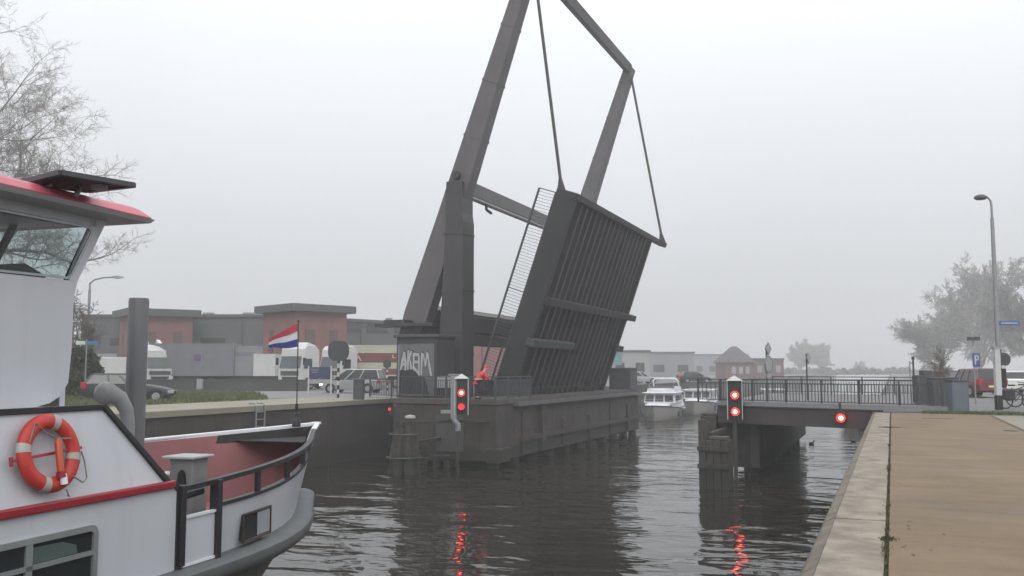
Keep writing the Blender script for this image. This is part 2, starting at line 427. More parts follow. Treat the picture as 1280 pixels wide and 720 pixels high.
tufts('verge_grass', poly_a, 9000, .08, .32, 3)

# left quay wall with its coping
o = empty('quay_wall', (LQ, 0, 0), 'long brown concrete quay wall on the left bank behind the boat', 'quay wall')
MB().b2((LQ - .6, -60, -1), (LQ + .02, 46.5, STREET - .24)).build('wall', quay_m, o, rel=o.location)
MB().b2((LQ - .62, -60, STREET - .24), (LQ + .1, 46.45, STREET + .02)).build('coping', path_m, o, bevel=.02, rel=o.location)
mb = MB()
for yy in range(-20, 46, 6): mb.b2((LQ + .02, yy, 0), (LQ + .035, yy + .04, STREET - .26))
mb.build('joint', lowwall_m, o, rel=o.location)
o = empty('quay_wall', (-23.3, 57, 0), 'brown abutment wall of the raised bridge behind the left pier', 'quay wall')
MB().b2((-23.9, 46.5, -1), (-23.28, 67.5, STREET - .02)).build('wall', quay_m, o, rel=o.location)
MB().b2((LQ - .6, 67.5, -1), (LQ + .02, 460, STREET - .02)).build('far_wall', quay_m, o, rel=o.location)
MB().b2((LQ - .6, 46.52, -1), (-23.3, 46.9, STREET - .02)).build('return_wall', quay_m, o, rel=o.location)

# steel ladder on the quay wall
lp = WZ(348, 508)
o = empty('quay_ladder', (LQ, lp.y, 0), 'pale steel rung ladder hooked over the left quay wall', 'ladder')
for dy in (-.3, .3):
    MB().tube([(0.16, dy, -.2), (0.16, dy, STREET + .03), (.06, dy, STREET + .12), (-.25, dy, STREET + .12)], .04, 6).build('stile', galv, o)
for k in range(9): MB().tube([(.16, -.3, .25 + k * .33), (.16, .3, .25 + k * .33)], .025, 6).build('rung', galv, o)

# right quay: slabs with mossy joint
o = empty('quay_wall', (RQ, 0, 0), 'right quay wall topped by pale concrete coping slabs beside the brown pavement', 'quay wall')
MB().b2((RQ + .02, -60, -1), (RQ + .5, 38.2, STREET - .30)).build('wall', quay_m, o, rel=o.location)
MB().b2((RQ + .02, 38.22, -1), (RQ + .5, 460, STREET - .02)).build('far_wall', quay_m, o, rel=o.location)
edges = [-8, -3.2, 1.6, 6.4, WZ(1060, 648).y, 15.9, 20.8, 25.6, 30.4, 35.0, 37.95]
for a, b in zip(edges[:-1], edges[1:]):
    mb = MB(); z = STREET + rnd.uniform(-.006, .006)
    poly = [(RQ, STREET - .36), (RQ, z - .13), (RQ + .05, z - .05), (RQ + .16, z), (-.115, z), (-.115, STREET - .36)]
    mb.prism(poly, a + .02, b - .02, ax=1)
    mb.build('coping_slab', coping_m, o, bevel=.008, rel=o.location)
    mb = MB().prism([(RQ - .004, STREET - .36), (RQ - .004, z - .128), (RQ + .047, z - .046), (RQ + .15, z + .003), (RQ + .15, z - .004), (RQ + .055, z - .055), (RQ + .01, z - .14), (RQ + .01, STREET - .36)], a + .013, b - .013, ax=1)
    mb.build('worn_edge', bevel_m, o, rel=o.location)
MB().b2((-.114, -10, STREET - .3), (-.078, 37.95, STREET - .012)).build('joint_filling', moss, o, rel=o.location)
mb = MB(); r_ = random.Random(5)
for k in range(2600):
    cl = r_.random(); y = 5 + 33 * r_.random() ** 1.3; x = -.096 + r_.uniform(-.014, .014)
    if k % 3 == 0:
        y = r_.choice([7.2, 9.1, 12.0, 16.3, 16.6, 21.5, 28.0, 28.2, 33.4]) + r_.gauss(0, .18); x += r_.gauss(0, .018)
    a = r_.uniform(0, 6.28); h = r_.uniform(.006, .035)
    mb.add([(x - .008 * math.cos(a), y - .008 * math.sin(a), STREET - .014), (x + .008 * math.cos(a), y + .008 * math.sin(a), STREET - .014), (x + r_.uniform(-.02, .02), y + r_.uniform(-.02, .02), STREET + h)], [(0, 1, 2)])
for k in range(1100):   # tufts creeping over a cross joint
    y = r_.choice([28.1, 28.2, 9.6]) + r_.gauss(0, .05); x = -.088 + r_.gauss(0, .14 if y > 20 else .03)
    a = r_.uniform(0, 6.28); h = r_.uniform(.006, .03)
    mb.add([(x - .01 * math.cos(a), y - .01 * math.sin(a), STREET), (x + .01 * math.cos(a), y + .01 * math.sin(a), STREET), (x, y, STREET + h)], [(0, 1, 2)])
tag(stuff(mb.build('joint_moss', moss)), 'moss and small weeds in the joint beside the coping slabs', 'moss')
pe1, pe2 = WZ(1238, 520), WZ(1290, 545)
struct(MB().prism([(-.078, -12), (3.12, -12), (3.12, 36.9), (2.4, 37.9), (-.078, 37.9)], STREET - .1, STREET + .008).build('pavement', pave_m))
struct(MB().prism([(3.24, -12), (9.5, -12), (9.5, 36.6), (3.24, 36.6)], STREET - .1, STREET + .006).build('pavement', mat('pale paving', (0.215, 0.19, 0.15), .85, .12, .8, .3)))
struct(MB().prism([(3.122, -12), (3.238, -12), (3.238, 36.6), (3.122, 36.8)], STREET - .1, STREET + .012).build('gutter_strip', moss))
lf = MB(); r_ = random.Random(31)
for k in range(130):
    x = r_.uniform(-.6, 4.5) if k % 2 else -.05 + abs(r_.gauss(0, .25)); y = 5 + 32 * r_.random() ** 1.2
    if RQ + .2 < x: 
        a = r_.uniform(0, 6.28); s_ = r_.uniform(.012, .03); c_, d_ = math.cos(a) * s_, math.sin(a) * s_
        z_ = STREET + .012
        lf.add([(x - c_, y - d_, z_), (x + d_ * .5, y - c_ * .5, z_ + .004), (x + c_, y + d_, z_ + .008), (x - d_ * .5, y + c_ * .5, z_ + .003)], [(0, 1, 2, 3)])
tag(stuff(lf.build('fallen_leaves', mat('dead leaves', (.09, .055, .025), .8, .4, 20))), 'scattered small brown fallen leaves on the quay', 'leaves')
# debris / drain cover on the pavement
dp = WZ(1172, 523.5)
MBo = MB().box((dp.x, dp.y, STREET + .012), (1.0, .16, .01), rz=R(-6)).build('drain_grate', lowwall_m)
tag(MBo, 'thin dark drain slot across the far end of the brown pavement', 'drain')
dp = WZ(1264, 539)
tag(MB().lathe([(.0, 0), (.18, 0), (.18, .012), (0, .012)], (dp.x, dp.y, STREET + .01)).build('manhole_cover', lowwall_m), 'small dark cover in the paving at the right edge', 'cover')
# street at the head of the right quay
struct(MB().prism([(RQ + .42, 38.0), (40, 38.0), (40, 58), (RQ + .42, 58)], STREET - .1, STREET + .05).build('road', asphalt))
struct(MB().prism([(1.2, 37.95), (30, 36.8), (30, 37.6), (1.2, 38.6)], STREET - .1, STREET + .07).build('kerb', concrete_cap))
gv = [(1.0, 38.1), (4.6, 37.4), (6.0, 38.6), (3.6, 39.2), (1.2, 39.6)]
mb = MB(); r_ = random.Random(8)
for k in range(3000):
    t = r_.random(); px_ = 1.0 + 3.6 * t; py = 37.6 - .2 * t + abs(r_.gauss(0, .25))
    if r_.random() < .3: px_, py = 3.5 + r_.gauss(0, .5), 38.2 + r_.gauss(0, .3)
    a = r_.uniform(0, 6.28); h = r_.uniform(.03, .14)
    mb.add([(px_ - .03 * math.cos(a), py - .03 * math.sin(a), STREET), (px_ + .03 * math.cos(a), py + .03 * math.sin(a), STREET), (px_ + r_.uniform(-.05, .05), py, STREET + h)], [(0, 1, 2)])
tag(stuff(mb.build('weeds', grass_m)), 'low weeds round the foot of the cabinet and white barrier post', 'weeds')

# ------------------------------------------------------------------ railings
def railing(name, p0, p1, z, h, label, step=2.0, bal=.14, group=None, midrail=True, mesh_panel=False):
    p0 = Vector((p0[0], p0[1], z)); p1 = Vector((p1[0], p1[1], z)); L = (p1 - p0).length; d = (p1 - p0) / L
    rz = math.atan2(d.y, d.x)
    o = empty(name, p0, label, 'railing', rz, group)
    n = max(1, round(L / step))
    for i in range(n + 1): MB().box((L * i / n, 0, h / 2), (.055, .08, h)).build('post', rail_m, o)
    MB().box((L / 2, 0, h + .025), (L + .06, .1, .05)).build('top_rail', rail_m, o)
    if midrail: MB().box((L / 2, 0, h - .14), (L, .05, .04)).build('middle_rail', rail_m, o)
    MB().box((L / 2, 0, .12), (L, .05, .04)).build('bottom_rail', rail_m, o)
    mb = MB(); k = int(L / bal)
    for i in range(1, k):
        mb.box((L * i / k, 0, (h - .14 + .12) / 2), (.026, .026, h - .26))
    mb.build('baluster', rail_m, o)['kind'] = 'stuff'
    return o
railing('railing', (-7.15, 42.1), (1.7, 38.3), 3.33, 1.0, 'long dark railing along the fixed bridge span on the right', 1.75, .14)
railing('railing', (-9.6 + 1.35, 42.5), (-7.2, 42.1), 3.33, 1.0, 'short railing piece behind the right signal at the pier end', 1.2, .2)
railing('railing', (-29.3, 48.6), (-24.6, 44.6) if False else (-25.2, 46.7), 3.17, 1.05, 'open black railing on the left quay edge beside the striped pole', 2.2, .17)
railing('railing', (-23.1, 41.2), (-17.85, 41.2), 3.36, 1.05, 'dark barred railing along the front of the left pier below the graffiti', 1.3, .12)
railing('railing', (-17.85, 41.3), (-17.85, 46.0), 3.36, 1.05, 'dark railing turning along the channel side of the left pier', 1.5, .11)
railing('railing', (1.9, 57.5), (-7, 60.5), 3.33, 1.0, 'far railing on the other side of the fixed bridge span', 1.8, .16)

# ------------------------------------------------------------------ piers
def pier(name, x0, x1, y0, y1, top, label, inner):
    o = empty(name, ((x0 + x1) / 2, y0, 0), label, 'bridge pier')
    L = o.location
    MB().b2((x0, y0, .38), (x1, y1, top - .28)).build('wall', concrete, o, bevel=.03, rel=L)
    MB().b2((x0 - .06, y0 - .06, top - .28), (x1 + .06, y1 + .06, top)).build('cap', concrete_cap, o, bevel=.03, rel=L)
    y = y0 + .6
    while y < y1:
        for x in ((x0 + .5, x1 - .4) if x1 - x0 > 2 else ((x0 + x1) / 2 + .3,)):
            MB().tube([(x, y, -1.1), (x, y, .4)], .3, 10).build('pile', concrete, o, rel=L)
        y += 2.6
    return o, L
o, L = pier('bridge_pier', -23.2, -17.7, 41, 68.0, 3.36, 'massive dark concrete pier carrying the raised bridge', True)
# panels, buttresses and fender timbers on the channel side
r_ = random.Random(21)
for y, hh, d_ in ((44.2, 2.2, .14), (46.8, 2.5, .22), (50.5, 1.5, .10), (55.5, 1.5, .12), (60.2, 2.1, .10), (64.5, 1.9, .16)):
    MB().b2((-17.7, y, .5), (-17.7 + d_, y + r_.uniform(.35, 1.0), .5 + hh)).build('buttress', concrete, o, bevel=.02, rel=L)
MB().b2((-17.7, 44, 1.15), (-17.52, 67.8, 1.4)).build('fender_beam', timber, o, rel=L)
MB().b2((-18.2, 40.9, .3), (-17.5, 42.4, 1.0)).build('foot_block', concrete, o, bevel=.04, rel=L)
MB().b2((-17.7, 43.2, 2.95), (-17.4, 67.9, 3.15)).build('edge_strip', steel_light, o, rel=L)
MB().b2((-20.9, 40.94, .8), (-19.4, 41.0, 2.6)).build('inset_panel', lowwall_m, o, rel=L)

o, L = pier('bridge_pier', -7.25, -5.6, 43, 66.5, 3.2, 'narrower dark pier under the fixed span behind the right red signal', False)
MB().b2((-7.45, 42.75, .5), (-6.9, 43.0, 3.0)).build('corner_guard', timber, o, rel=L)
MB().b2((-6.0, 42.8, .4), (-5.65, 43.0, 3.0)).build('corner_guard', steel_ctr, o, rel=L)
MB().box((-6.65, 42.93, 1.9), (.12, .1, 2.6)).build('conduit', rail_m, o, rel=L)
MB().box((-6.6, 42.9, 2.62), (.62, .1, .5)).build('grey_box', pale_clad, o, rel=L)
MB().box((-7.75, 42.9, 1.6), (.7, 1.5, 2.2)).build('end_block', concrete, o, bevel=.04, rel=L)
MB().box((-7.75, 42.9, 2.76), (.74, 1.1, .08)).build('end_cap', concrete_cap, o, rel=L)

# dolphins (mooring pile clusters)
def dolphin(pos, top, label, n, rad=.19, group='timber pile clusters guarding the piers', cap=True):
    o = empty('mooring_dolphin', (pos.x, pos.y, 0), label, 'pile cluster', 0, group)
    r = random.Random(int(pos.x * 10))
    for i in range(n):
        a = 2 * math.pi * i / n + .4; R0, R1 = .62, .26
        tz = top - r.uniform(.2, .8) if i else top
        MB().tube([(R0 * math.cos(a), R0 * math.sin(a), -1), ((R0 + R1) / 2 * math.cos(a), (R0 + R1) / 2 * math.sin(a), tz / 2), (R1 * math.cos(a), R1 * math.sin(a), tz)], [rad * 1.05, rad, rad * .93], 9).build('pile', timber, o, smooth=True)
    for zz in (top * .3, top * .72):
        rr = .62 - .30 * (zz / top) + rad + .03
        MB().torus((0, 0, zz), rr, .035, ax=2, n=18, m=6).build('steel_band', rail_m, o)
    if cap:
        a = .4; MB().lathe([(0, 0), (.24, 0), (.26, .05), (.22, .14), (0, .18)], (.26 * math.cos(a), .26 * math.sin(a), top), 12).build('cap', timber_cap, o, smooth=True)
    return o
dA = WZ(505, 592, 0); dB = WZ(556, 583, 0)
dolphin(dA, HD(522, 44.0), 'timber pile cluster with a pale cap, front corner of the left pier', 6, .24)
dolphin(dB, 2.0, 'lower timber pile cluster right of the capped one', 5, .2, cap=False)
o = empty('guide_fender', (dA.x, dA.y, 0), 'horizontal guide timbers tying the two left pile clusters to the pier', 'fender')
for zz, e in ((2.35, (-18.0, 41.6)), (.55, (dB.x + .3, dB.y))):
    MB().beam((0, 0 - .55, zz), (e[0] - dA.x, e[1] - dA.y - .5, zz), .16, .16, side=(0, 0, 1)).build('guide_beam', timber, o, bevel=.02)
MB().beam((.3, .6, 1.4), (dB.x - dA.x, dB.y - dA.y + .6, 1.4), .14, .2, side=(0, 0, 1)).build('guide_beam', timber, o)
# right dolphin: a squat block of thick timbers
dR = WZ(895, 611, 0)
o = empty('timber_fender', (dR.x, dR.y, 0), 'squat block of dark upright timbers standing in the water below the right signal', 'fender')
r_ = random.Random(4)
for i in range(4):
    for j in range(3):
        x = -.5 + i * .30; y = j * .42; tz = (1.95 if i == 3 else 1.95) - (.05 * r_.random()) if i else 2.65
        if i == 0 and j == 0: tz = 2.75
        MB().box((x, y, tz / 2 - .5), (.28, .38, tz + 1.0)).build('timber', timber, o, bevel=.02)
MB().box((.12, .3, 2.02), (.75, .6, .12)).build('cap', concrete_cap, o, bevel=.02)
MB().box((-.05, -.24, .9), (1.25, .1, .18)).build('waling', timber, o)
MB().box((-.05, -.24, 1.6), (1.25, .1, .18)).build('waling', timber, o)
MB().box((-.3, 2.7, 2.1), (.2, 4.4, .2)).build('waling', timber, o)
# ------------------------------------------------------------------ the raised bridge
NY, FY = 46.0, 62.6
br = empty('drawbridge', (-20.5, 56, 3.2), 'raised dark steel double leaf arm drawbridge with its deck tilted nearly upright', 'drawbridge')
BL = br.location
HX, HZ = -20.1, 3.3         # hinge of the leaf
TX, TZ = -16.25, 14.45      # tip of the leaf (deck side edge)
d_leaf = Vector((TX - HX, 0, TZ - HZ)).normalized(); n_leaf = Vector((d_leaf.z, 0, -d_leaf.x))   # n points to the underside (channel)
LL = math.hypot(TX - HX, TZ - HZ)
def LP(a, y, n): return Vector((HX, y, HZ)) + d_leaf * a + n_leaf * n    # a along the leaf, n below the deck surface
# deck plate
mb = MB(); 
mb.loft([[LP(0, NY, 0), LP(LL, NY, 0), LP(LL, NY, .35), LP(0, NY, .35)], [LP(0, FY, 0), LP(LL, FY, 0), LP(LL, FY, .35), LP(0, FY, .35)]])
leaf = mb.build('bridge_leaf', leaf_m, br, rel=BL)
# edge girders
for y0, y1 in ((NY - .18, NY + .12), (FY - .12, FY + .18)):
    mb = MB(); a = [(-.2, 0), (LL + .05, 0), (LL + .05, 1.22), (LL * .5, 1.25), (-.2, 1.2)]
    mb.loft([[LP(p, y0, q) for p, q in a], [LP(p, y1, q) for p, q in a]])
    mb.build('edge_girder', leaf_m, leaf, rel=BL, bevel=.03)
mb = MB()
mb.loft([[LP(p, NY - .3, q) for p, q in ((LL - .18, .7), (LL - .04, .7), (LL - .04, .82), (LL - .18, .82))], [LP(p, NY + .3, q) for p, q in ((LL - .18, .7), (LL - .04, .7), (LL - .04, .82), (LL - .18, .82))]])
nr = 16
for i in range(nr):
    y = NY + 1.5 + (FY - NY - 2.4) * i / (nr - 1)
    mb = MB(); a = [(.2, .35), (LL - .3, .35), (LL - .3, 1.05), (.2, 1.05)]
    mb.loft([[LP(p, y - .05, q) for p, q in a], [LP(p, y + .05, q) for p, q in a]])
    q0 = [(.2, 1.03), (LL - .3, 1.03), (LL - .3, 1.08), (.2, 1.08)]
    mb.loft([[LP(p, y - .14, q) for p, q in q0], [LP(p, y + .14, q) for p, q in q0]])
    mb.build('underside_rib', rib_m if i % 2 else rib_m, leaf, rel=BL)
def cross(a, ya, yb, q0, q1, w_, m_, name='cross_girder'):
    mb = MB(); rect = [(a - w_ / 2, q0), (a + w_ / 2, q0), (a + w_ / 2, q1), (a - w_ / 2, q1)]
    mb.loft([[LP(p, ya, q) for p, q in rect], [LP(p, yb, q) for p, q in rect]])
    return mb.build(name, m_, leaf, rel=BL, bevel=.03)
cross(LL - .14, NY - .25, 66.4, 0.75, 1.35, .34, leaf_m, 'tip_beam')
cross(LL * .50, NY - .1, FY + 1.4, .9, 1.5, .42, leaf_m)
cross(LL * .30, NY - .3, NY + 6.5, 1.0, 1.5, .4, green_m)
cross(LL * .30, FY - .2, FY + 1.8, .75, 1.2, .4, leaf_m, 'outrigger')
cross(.5, NY, FY, .35, 1.0, .7, leaf_m)
# deck railing of the leaf, now lying on its side
rr = empty('leaf_railing', BL, '', '')
for k in list(rr.keys()): del rr[k]
def leaf_rail(y, a0, a1):
    mb = MB(); mb.beam(LP(a0, y, -1.12), LP(a1, y, -1.12), .11, .09); mb.beam(LP(a0, y, -.13), LP(a1, y, -.13), .07, .06)
    o = mb.build('leaf_railing', rail_m, leaf, rel=BL)
    for a in (a0, (a0 + a1) / 2, a1):
        MB().beam(LP(a, y, -.0), LP(a, y, -1.12), .07, .05).build('post', rail_m, o, rel=BL)
    mb = MB(); n = int((a1 - a0) / .17)
    for i in range(1, n):
        a = a0 + (a1 - a0) * i / n; mb.beam(LP(a, y, -.13), LP(a, y, -1.12), .02, .02)
    s_ = mb.build('baluster', rail_m, o, rel=BL); s_['kind'] = 'stuff'
bpy.data.objects.remove(rr)
leaf_rail(NY + .15, .3, LL - .2)
leaf_rail(FY - .15, .3, LL - .2)
# pylons
PX = -21.45
for y0, y1, nm in ((45.0, 46.5, 0), (65.4, 66.9, 1)):
    mb = MB()
    z = [(3.2, -22.95, -21.42), (7.0, -22.78, -21.42), (12.9, -22.45, -21.42), (13.4, -22.5, -21.5), (15.15, -22.45, -21.5)]
    mb.loft([[(a, y0, zz), (b, y0, zz), (b, y1, zz), (a, y1, zz)] for zz, a, b in z])
    py = mb.build('pylon', steel, br, rel=BL, bevel=.03)
    for zz, hw in ((5.6, .03), (9.1, .03), (12.2, .03)):
        MB().b2((-22.9 + (zz - 5) * .045, y0 - .03, zz), (-21.39, y1 + .02, zz + .09)).build('joint_plate', steel, py, rel=BL)
    MB().disc((-21.9, y0 + .12, 15.5), .22, .3, (0, 1, 0), 18).build('pivot_bearing', steel, py, rel=BL)
# balance arms with the counterweight
AP = Vector((-21.75, 0, 15.35)); AT = Vector((-17.55, 0, 27.55))
ad = (AT - AP).normalized()
for ya, yb, nm in ((45.3, 46.25, 0), (65.7, 66.65, 1)):
    yc = (ya + yb) / 2; w_ = yb - ya
    on = Vector((ad.z, 0, -ad.x))
    mb = MB()
    prof = [(-9.35, -.75, .5), (-8.0, -.85, .65), (-2.2, -.68, .62), (-.8, -.66, .62), (0.6, -.62, .62), (12.9, -.33, .32)]
    mb.loft([[Vector((AP.x, ya, AP.z)) + ad * s + on * q0, Vector((AP.x, yb, AP.z)) + ad * s + on * q0,
              Vector((AP.x, yb, AP.z)) + ad * s + on * q1, Vector((AP.x, ya, AP.z)) + ad * s + on * q1] for s, q0, q1 in prof])
    arm_ = mb.build('balance_arm', steel_light, br, rel=BL, bevel=.04)
    for s in (2.4, 5.6, 8.8, 11.6):
        hw = .66 - s * .026; p_ = Vector((AP.x, yc, AP.z)) + ad * s
        MB().beam(p_ - on * hw, p_ + on * hw, w_ + .05, .12).build('joint_plate', steel_light, arm_, rel=BL)
    # rods
    tip = Vector((AT.x, yc, AT.z)) - ad * .1
    lo = LP(LL - .05, NY, .25) if nm == 0 else LP(LL + .03, 66.15, 1.05)
    mb = MB(); mb.tube([tip, lo + (tip - lo) * .04], .09, 8)
    rod = mb.build('hanger_rod', steel, br, rel=BL, smooth=True)
    MB().beam(lo + (tip - lo) * .055, lo - Vector((0, 0, .2)), .12, .14, .16, .55, side=(0, 1, 0)).build('rod_lug', steel, rod, rel=BL)
mb = MB().beam(Vector((AT.x, 46.3, AT.z)) - ad * .15, Vector((AT.x, 65.75, AT.z)) - ad * .15, .6, .5, side=ad)
mb.build('arm_cross_beam', steel_light, br, rel=BL, bevel=.03)
MB().b2((-22.35, 46.4, 14.6), (-21.6, 65.38, 15.4)).build('portal_beam', steel_light, br, rel=BL, bevel=.03)
MB().b2((-21.75, 46.4, 14.44), (-21.55, 65.38, 14.55)).build('portal_flange', galv, br, rel=BL)
mb = MB().tube([(-21.7, 48.8, 14.5), (-21.7, 48.8, 14.15), (-21.7, 49.5, 14.05)], .09, 6); mb.build('cable_hook', steel, br, rel=BL)
cw = AP - ad * 8.4
MB().box((cw.x, 55.97, cw.z + .1), (1.4, 19.4, 1.8), ry=R(18)).build('counterweight', steel_ctr, br, rel=BL, bevel=.05)
MB().b2((-22.6, 46.5, 6.85), (-21.6, 65.38, 7.75)).build('lower_portal_beam', steel, br, rel=BL, bevel=.03)
MB().b2((-22.4, 46.5, 6.15), (-21.5, 65.38, 6.72)).build('lower_portal_beam', steel_ctr, br, rel=BL, bevel=.03)
# service platform sticking out on the left of the near pylon
mb = MB().b2((-26.4, 44.2, 7.15), (-22.9, 45.4, 7.32)).b2((-25.9, 44.3, 7.32), (-24.6, 45.3, 7.52)); mb.build('service_platform', steel, br, rel=BL)
MB().beam((-24.2, 46.8, 3.2), (-22.9, 46.8, 6.2), .12, .18).build('brace', steel, br, rel=BL)
MB().beam((-21.3, 48.0, 3.3), (-20.3, 48.2, 6.4), .08, .1).build('brace', steel, br, rel=BL)
MB().beam((-19.75, 47.0, 3.4), (-19.0, 47.2, 5.6), .06, .12).build('brace', galv, br, rel=BL)
# machinery housing between pylon foot and leaf
MB().b2((-21.4, 46.6, 3.3), (-20.9, 50.0, 4.2)).build('machinery_housing', steel, br, rel=BL)

# ------------------------------------------------------------------ control cabin with graffiti
cb = empty('machine_cabin', (-22.55, 42.9, 3.36), 'dark box cabin with pale graffiti at the foot of the near pylon', 'cabin')
MB().b2((-1.2, -.9, 0), (1.15, 1.2, 3.08)).build('wall', steel, cb, bevel=.02)
MB().b2((-1.32, -1.02, 3.08), (1.27, 1.3, 3.24)).build('roof', rail_m, cb, bevel=.02)
panel_m = mat('graffiti ground paint', (0.13, 0.13, 0.13), .7, .2, 1.5, streak=.3)
MB().b2((-1.08, -.925, .1), (1.0, -.902, 2.75)).build('door_panel', panel_m, cb)
MB().b2((-1.1, -.93, .15), (-1.04, -.9, 2.7)).build('panel_edge', galv, cb)
MB().b2((1.15, -.9, .5), (1.9, .1, 1.1)).build('side_box', pale_clad, cb, bevel=.02)
def gletters():
    # spiky slanted letters, each a list of polygons in (x, z)
    A = [[(0, 0), (.16, .05), (.34, .62), (.42, .98), (.30, 1.0), (.16, .60)], [(.34, .62), (.42, .98), (.56, .35), (.50, -.02), (.38, .0), (.40, .3)], [(.14, .34), (.46, .40), (.45, .26), (.10, .2)]]
    K = [[(.58, .02), (.72, .02), (.76, 1.1), (.62, 1.05)], [(.74, .50), (1.0, 1.0), (.86, 1.05), (.72, .72)], [(.74, .60), (.84, .62), (1.02, .1), (.88, .0)]]
    E = [[(1.04, .10), (1.16, -.08), (1.20, .95), (1.06, .92)], [(1.18, .95), (1.56, .90), (1.52, .74), (1.18, .78)], [(1.18, .52), (1.50, .50), (1.48, .36), (1.18, .36)], [(1.14, .06), (1.56, -.34), (1.60, -.16), (1.20, .16)], [(1.48, .88), (1.60, .80), (1.62, -.3), (1.50, -.2)]]
    M = [[(1.68, -.28), (1.80, -.30), (1.86, .90), (1.72, .95)], [(1.82, .92), (1.94, .86), (2.12, .25), (2.04, .16)], [(2.04, .30), (2.14, .28), (2.26, .92), (2.16, 1.0)], [(2.16, .98), (2.28, .90), (2.62, -.35), (2.44, -.30)]]
    return A + K + E + M
def grow(poly, d):
    cx = sum(p[0] for p in poly) / len(poly); cz = sum(p[1] for p in poly) / len(poly)
    out = []
    for x, z in poly:
        v = Vector((x - cx, z - cz)); l = v.length; v = v / l * (l + d); out.append((cx + v.x, cz + v.y))
    return out
sx, sz, ox, oz = .72, .92, -.98, 1.42
mb = MB(); mo = MB()
for k, poly in enumerate(gletters()):
    q = [(ox + x * sx, oz + z * sz) for x, z in poly]
    mo.prism(grow(q, .08), -.9345 - .0004 * k, -.926, ax=1)
    mb.prism(grow(q, .02), -.946 - .0003 * k, -.936, ax=1)
mo.prism([(-1.02, .2), (.72, .2), (.5, .95), (.2, 1.25), (-.3, 1.5), (-.6, 1.35), (-.98, 1.45)], -.9262, -.9255, ax=1)
mo.build('graffiti_outline', mat('graffiti black', (0.02, 0.02, 0.022), .6, .1, 3), cb)
mb.build('graffiti_letters', mat('graffiti pale fill', (0.36, 0.375, 0.37), .6, .15, 3), cb)

# ------------------------------------------------------------------ fixed span on the right
sp = empty('fixed_span', (-3, 45, 3.3), 'fixed dark bridge span between the right pier and the right quay', 'bridge span')
SL = sp.location
u0 = Vector((-7.3, 42.05)); u1 = Vector((1.9, 38.15)); dd = (u1 - u0)
far = Vector((0, 18.5))
def spanprism(a, b, z0, z1, off=0):
    return MB().prism([(a.x, a.y + off), (b.x, b.y + off), (b.x, b.y + far.y), (a.x, a.y + far.y)], z0, z1)
qe = u0 + dd * ((RQ + .3 - u0.x) / dd.x)
MB().prism([(u0.x, u0.y), (u1.x, u1.y), (u1.x, u1.y + 18.5), (u0.x, u0.y + 18.5)], 3.14, 3.33).build('deck', steel_light, sp, rel=SL, bevel=.02)
MB().prism([(u0.x, u0.y + .08), (qe.x, qe.y + .08), (qe.x, qe.y + .45), (u0.x, u0.y + .45)], 2.42, 3.138).build('edge_girder', steel_ctr, sp, rel=SL)
for k in range(6):
    MB().prism([(u0.x, u0.y + 2.5 + k * 2.6), (qe.x, qe.y + 2.5 + k * 2.6), (qe.x, qe.y + 2.8 + k * 2.6), (u0.x, u0.y + 2.8 + k * 2.6)], 2.5, 3.138).build('girder', leaf_m, sp, rel=SL)
MB().prism([(u0.x, u0.y - .05), (u1.x, u1.y - .05), (u1.x, u1.y), (u0.x, u0.y)], 3.2, 3.4).build('kerb_strip', galv, sp, rel=SL)

# ------------------------------------------------------------------ navigation lights
def signal(pos, face, h0, lamps, label, post=None, s=1.0):
    o = empty('navigation_signal', pos, label, 'signal light', face)
    # local: -Y faces the viewer
    W_, H_ = .58 * s, 1.55 * s
    MB().box((0, 0, h0 + H_ / 2), (W_, .1, H_)).build('backboard', black, o, bevel=.02)
    mb = MB().box((-W_ / 2, -.02, h0 + H_ / 2), (.03, .16, H_ + .02)).box((W_ / 2, -.02, h0 + H_ / 2), (.03, .16, H_ + .02))
    mb.build('border', white_sign, o)
    mb = MB(); mb.add([(-W_ / 2 - .05, -.18, h0 + H_), (W_ / 2 + .05, -.18, h0 + H_), (W_ / 2 + .05, .18, h0 + H_), (-W_ / 2 - .05, .18, h0 + H_), (0, -.0, h0 + H_ + .22 * s)],
           [(0, 1, 4), (1, 2, 4), (2, 3, 4), (3, 0, 4), (3, 2, 1, 0)]); mb.build('hood', white_sign, o)
    for z, on, rad in lamps:
        hd = MB(); hd.loft([[(q_ * s * math.cos(j * math.pi / 8), q_ * s * math.sin(j * math.pi / 8), w_q) for j in range(16)] for q_, w_q in ((.165, 0), (.165, .2), (.185, .2), (.185, 0))], True, False)
        hv = [(x, -.05 - zz, h0 + z + y) for x, y, zz in hd.v]; hd.v = hv
        h_ = hd.build('lamp_housing', black, o)
        MB().disc((0, -.09, h0 + z), rad, .06, (0, 1, 0), 20).build('lens', on, h_)
        if on is lamp_on: MB().disc((0, -.125, h0 + z), rad * .55, .02, (0, 1, 0), 16).build('bulb', lamp_core, h_)
    return o
yaw = YA
pL = WD(577, 43.2, 0); 
sg = signal(pL, yaw, HD(518.5, 43.2), [(1.02, lamp_on, .15), (.38, lamp_dim, .15)], 'left signal head showing two red lamps, one bright and one dim', s=1.08)
hz = HD(518.5, 43.2)
MB().box((-.36, .05, hz + .8), (.28, .24, 2.0)).build('mast', galv, sg, bevel=.03)
MB().tube([(-.36, .05, hz - .1), (-.34, .05, hz - .25), (-.16, .05, hz - .45), (-.16, .05, hz - .75)], .13, 8).build('mast_foot', galv, sg, smooth=True)
MB().box((-.66, .05, hz + .14), (.6, .2, .16)).build('bracket', galv, sg)
MB().box((-.36, .05, hz + 1.86), (.5, .26, .08)).build('mast_cap', galv, sg)
MB().beam((-.16, .05, hz - .75), (-.16, .05, -.8), .12, .12).build('support_pile', timber, sg)
pR = WD(917.5, 40.6, 0)
hz2 = HD(524, 40.6)
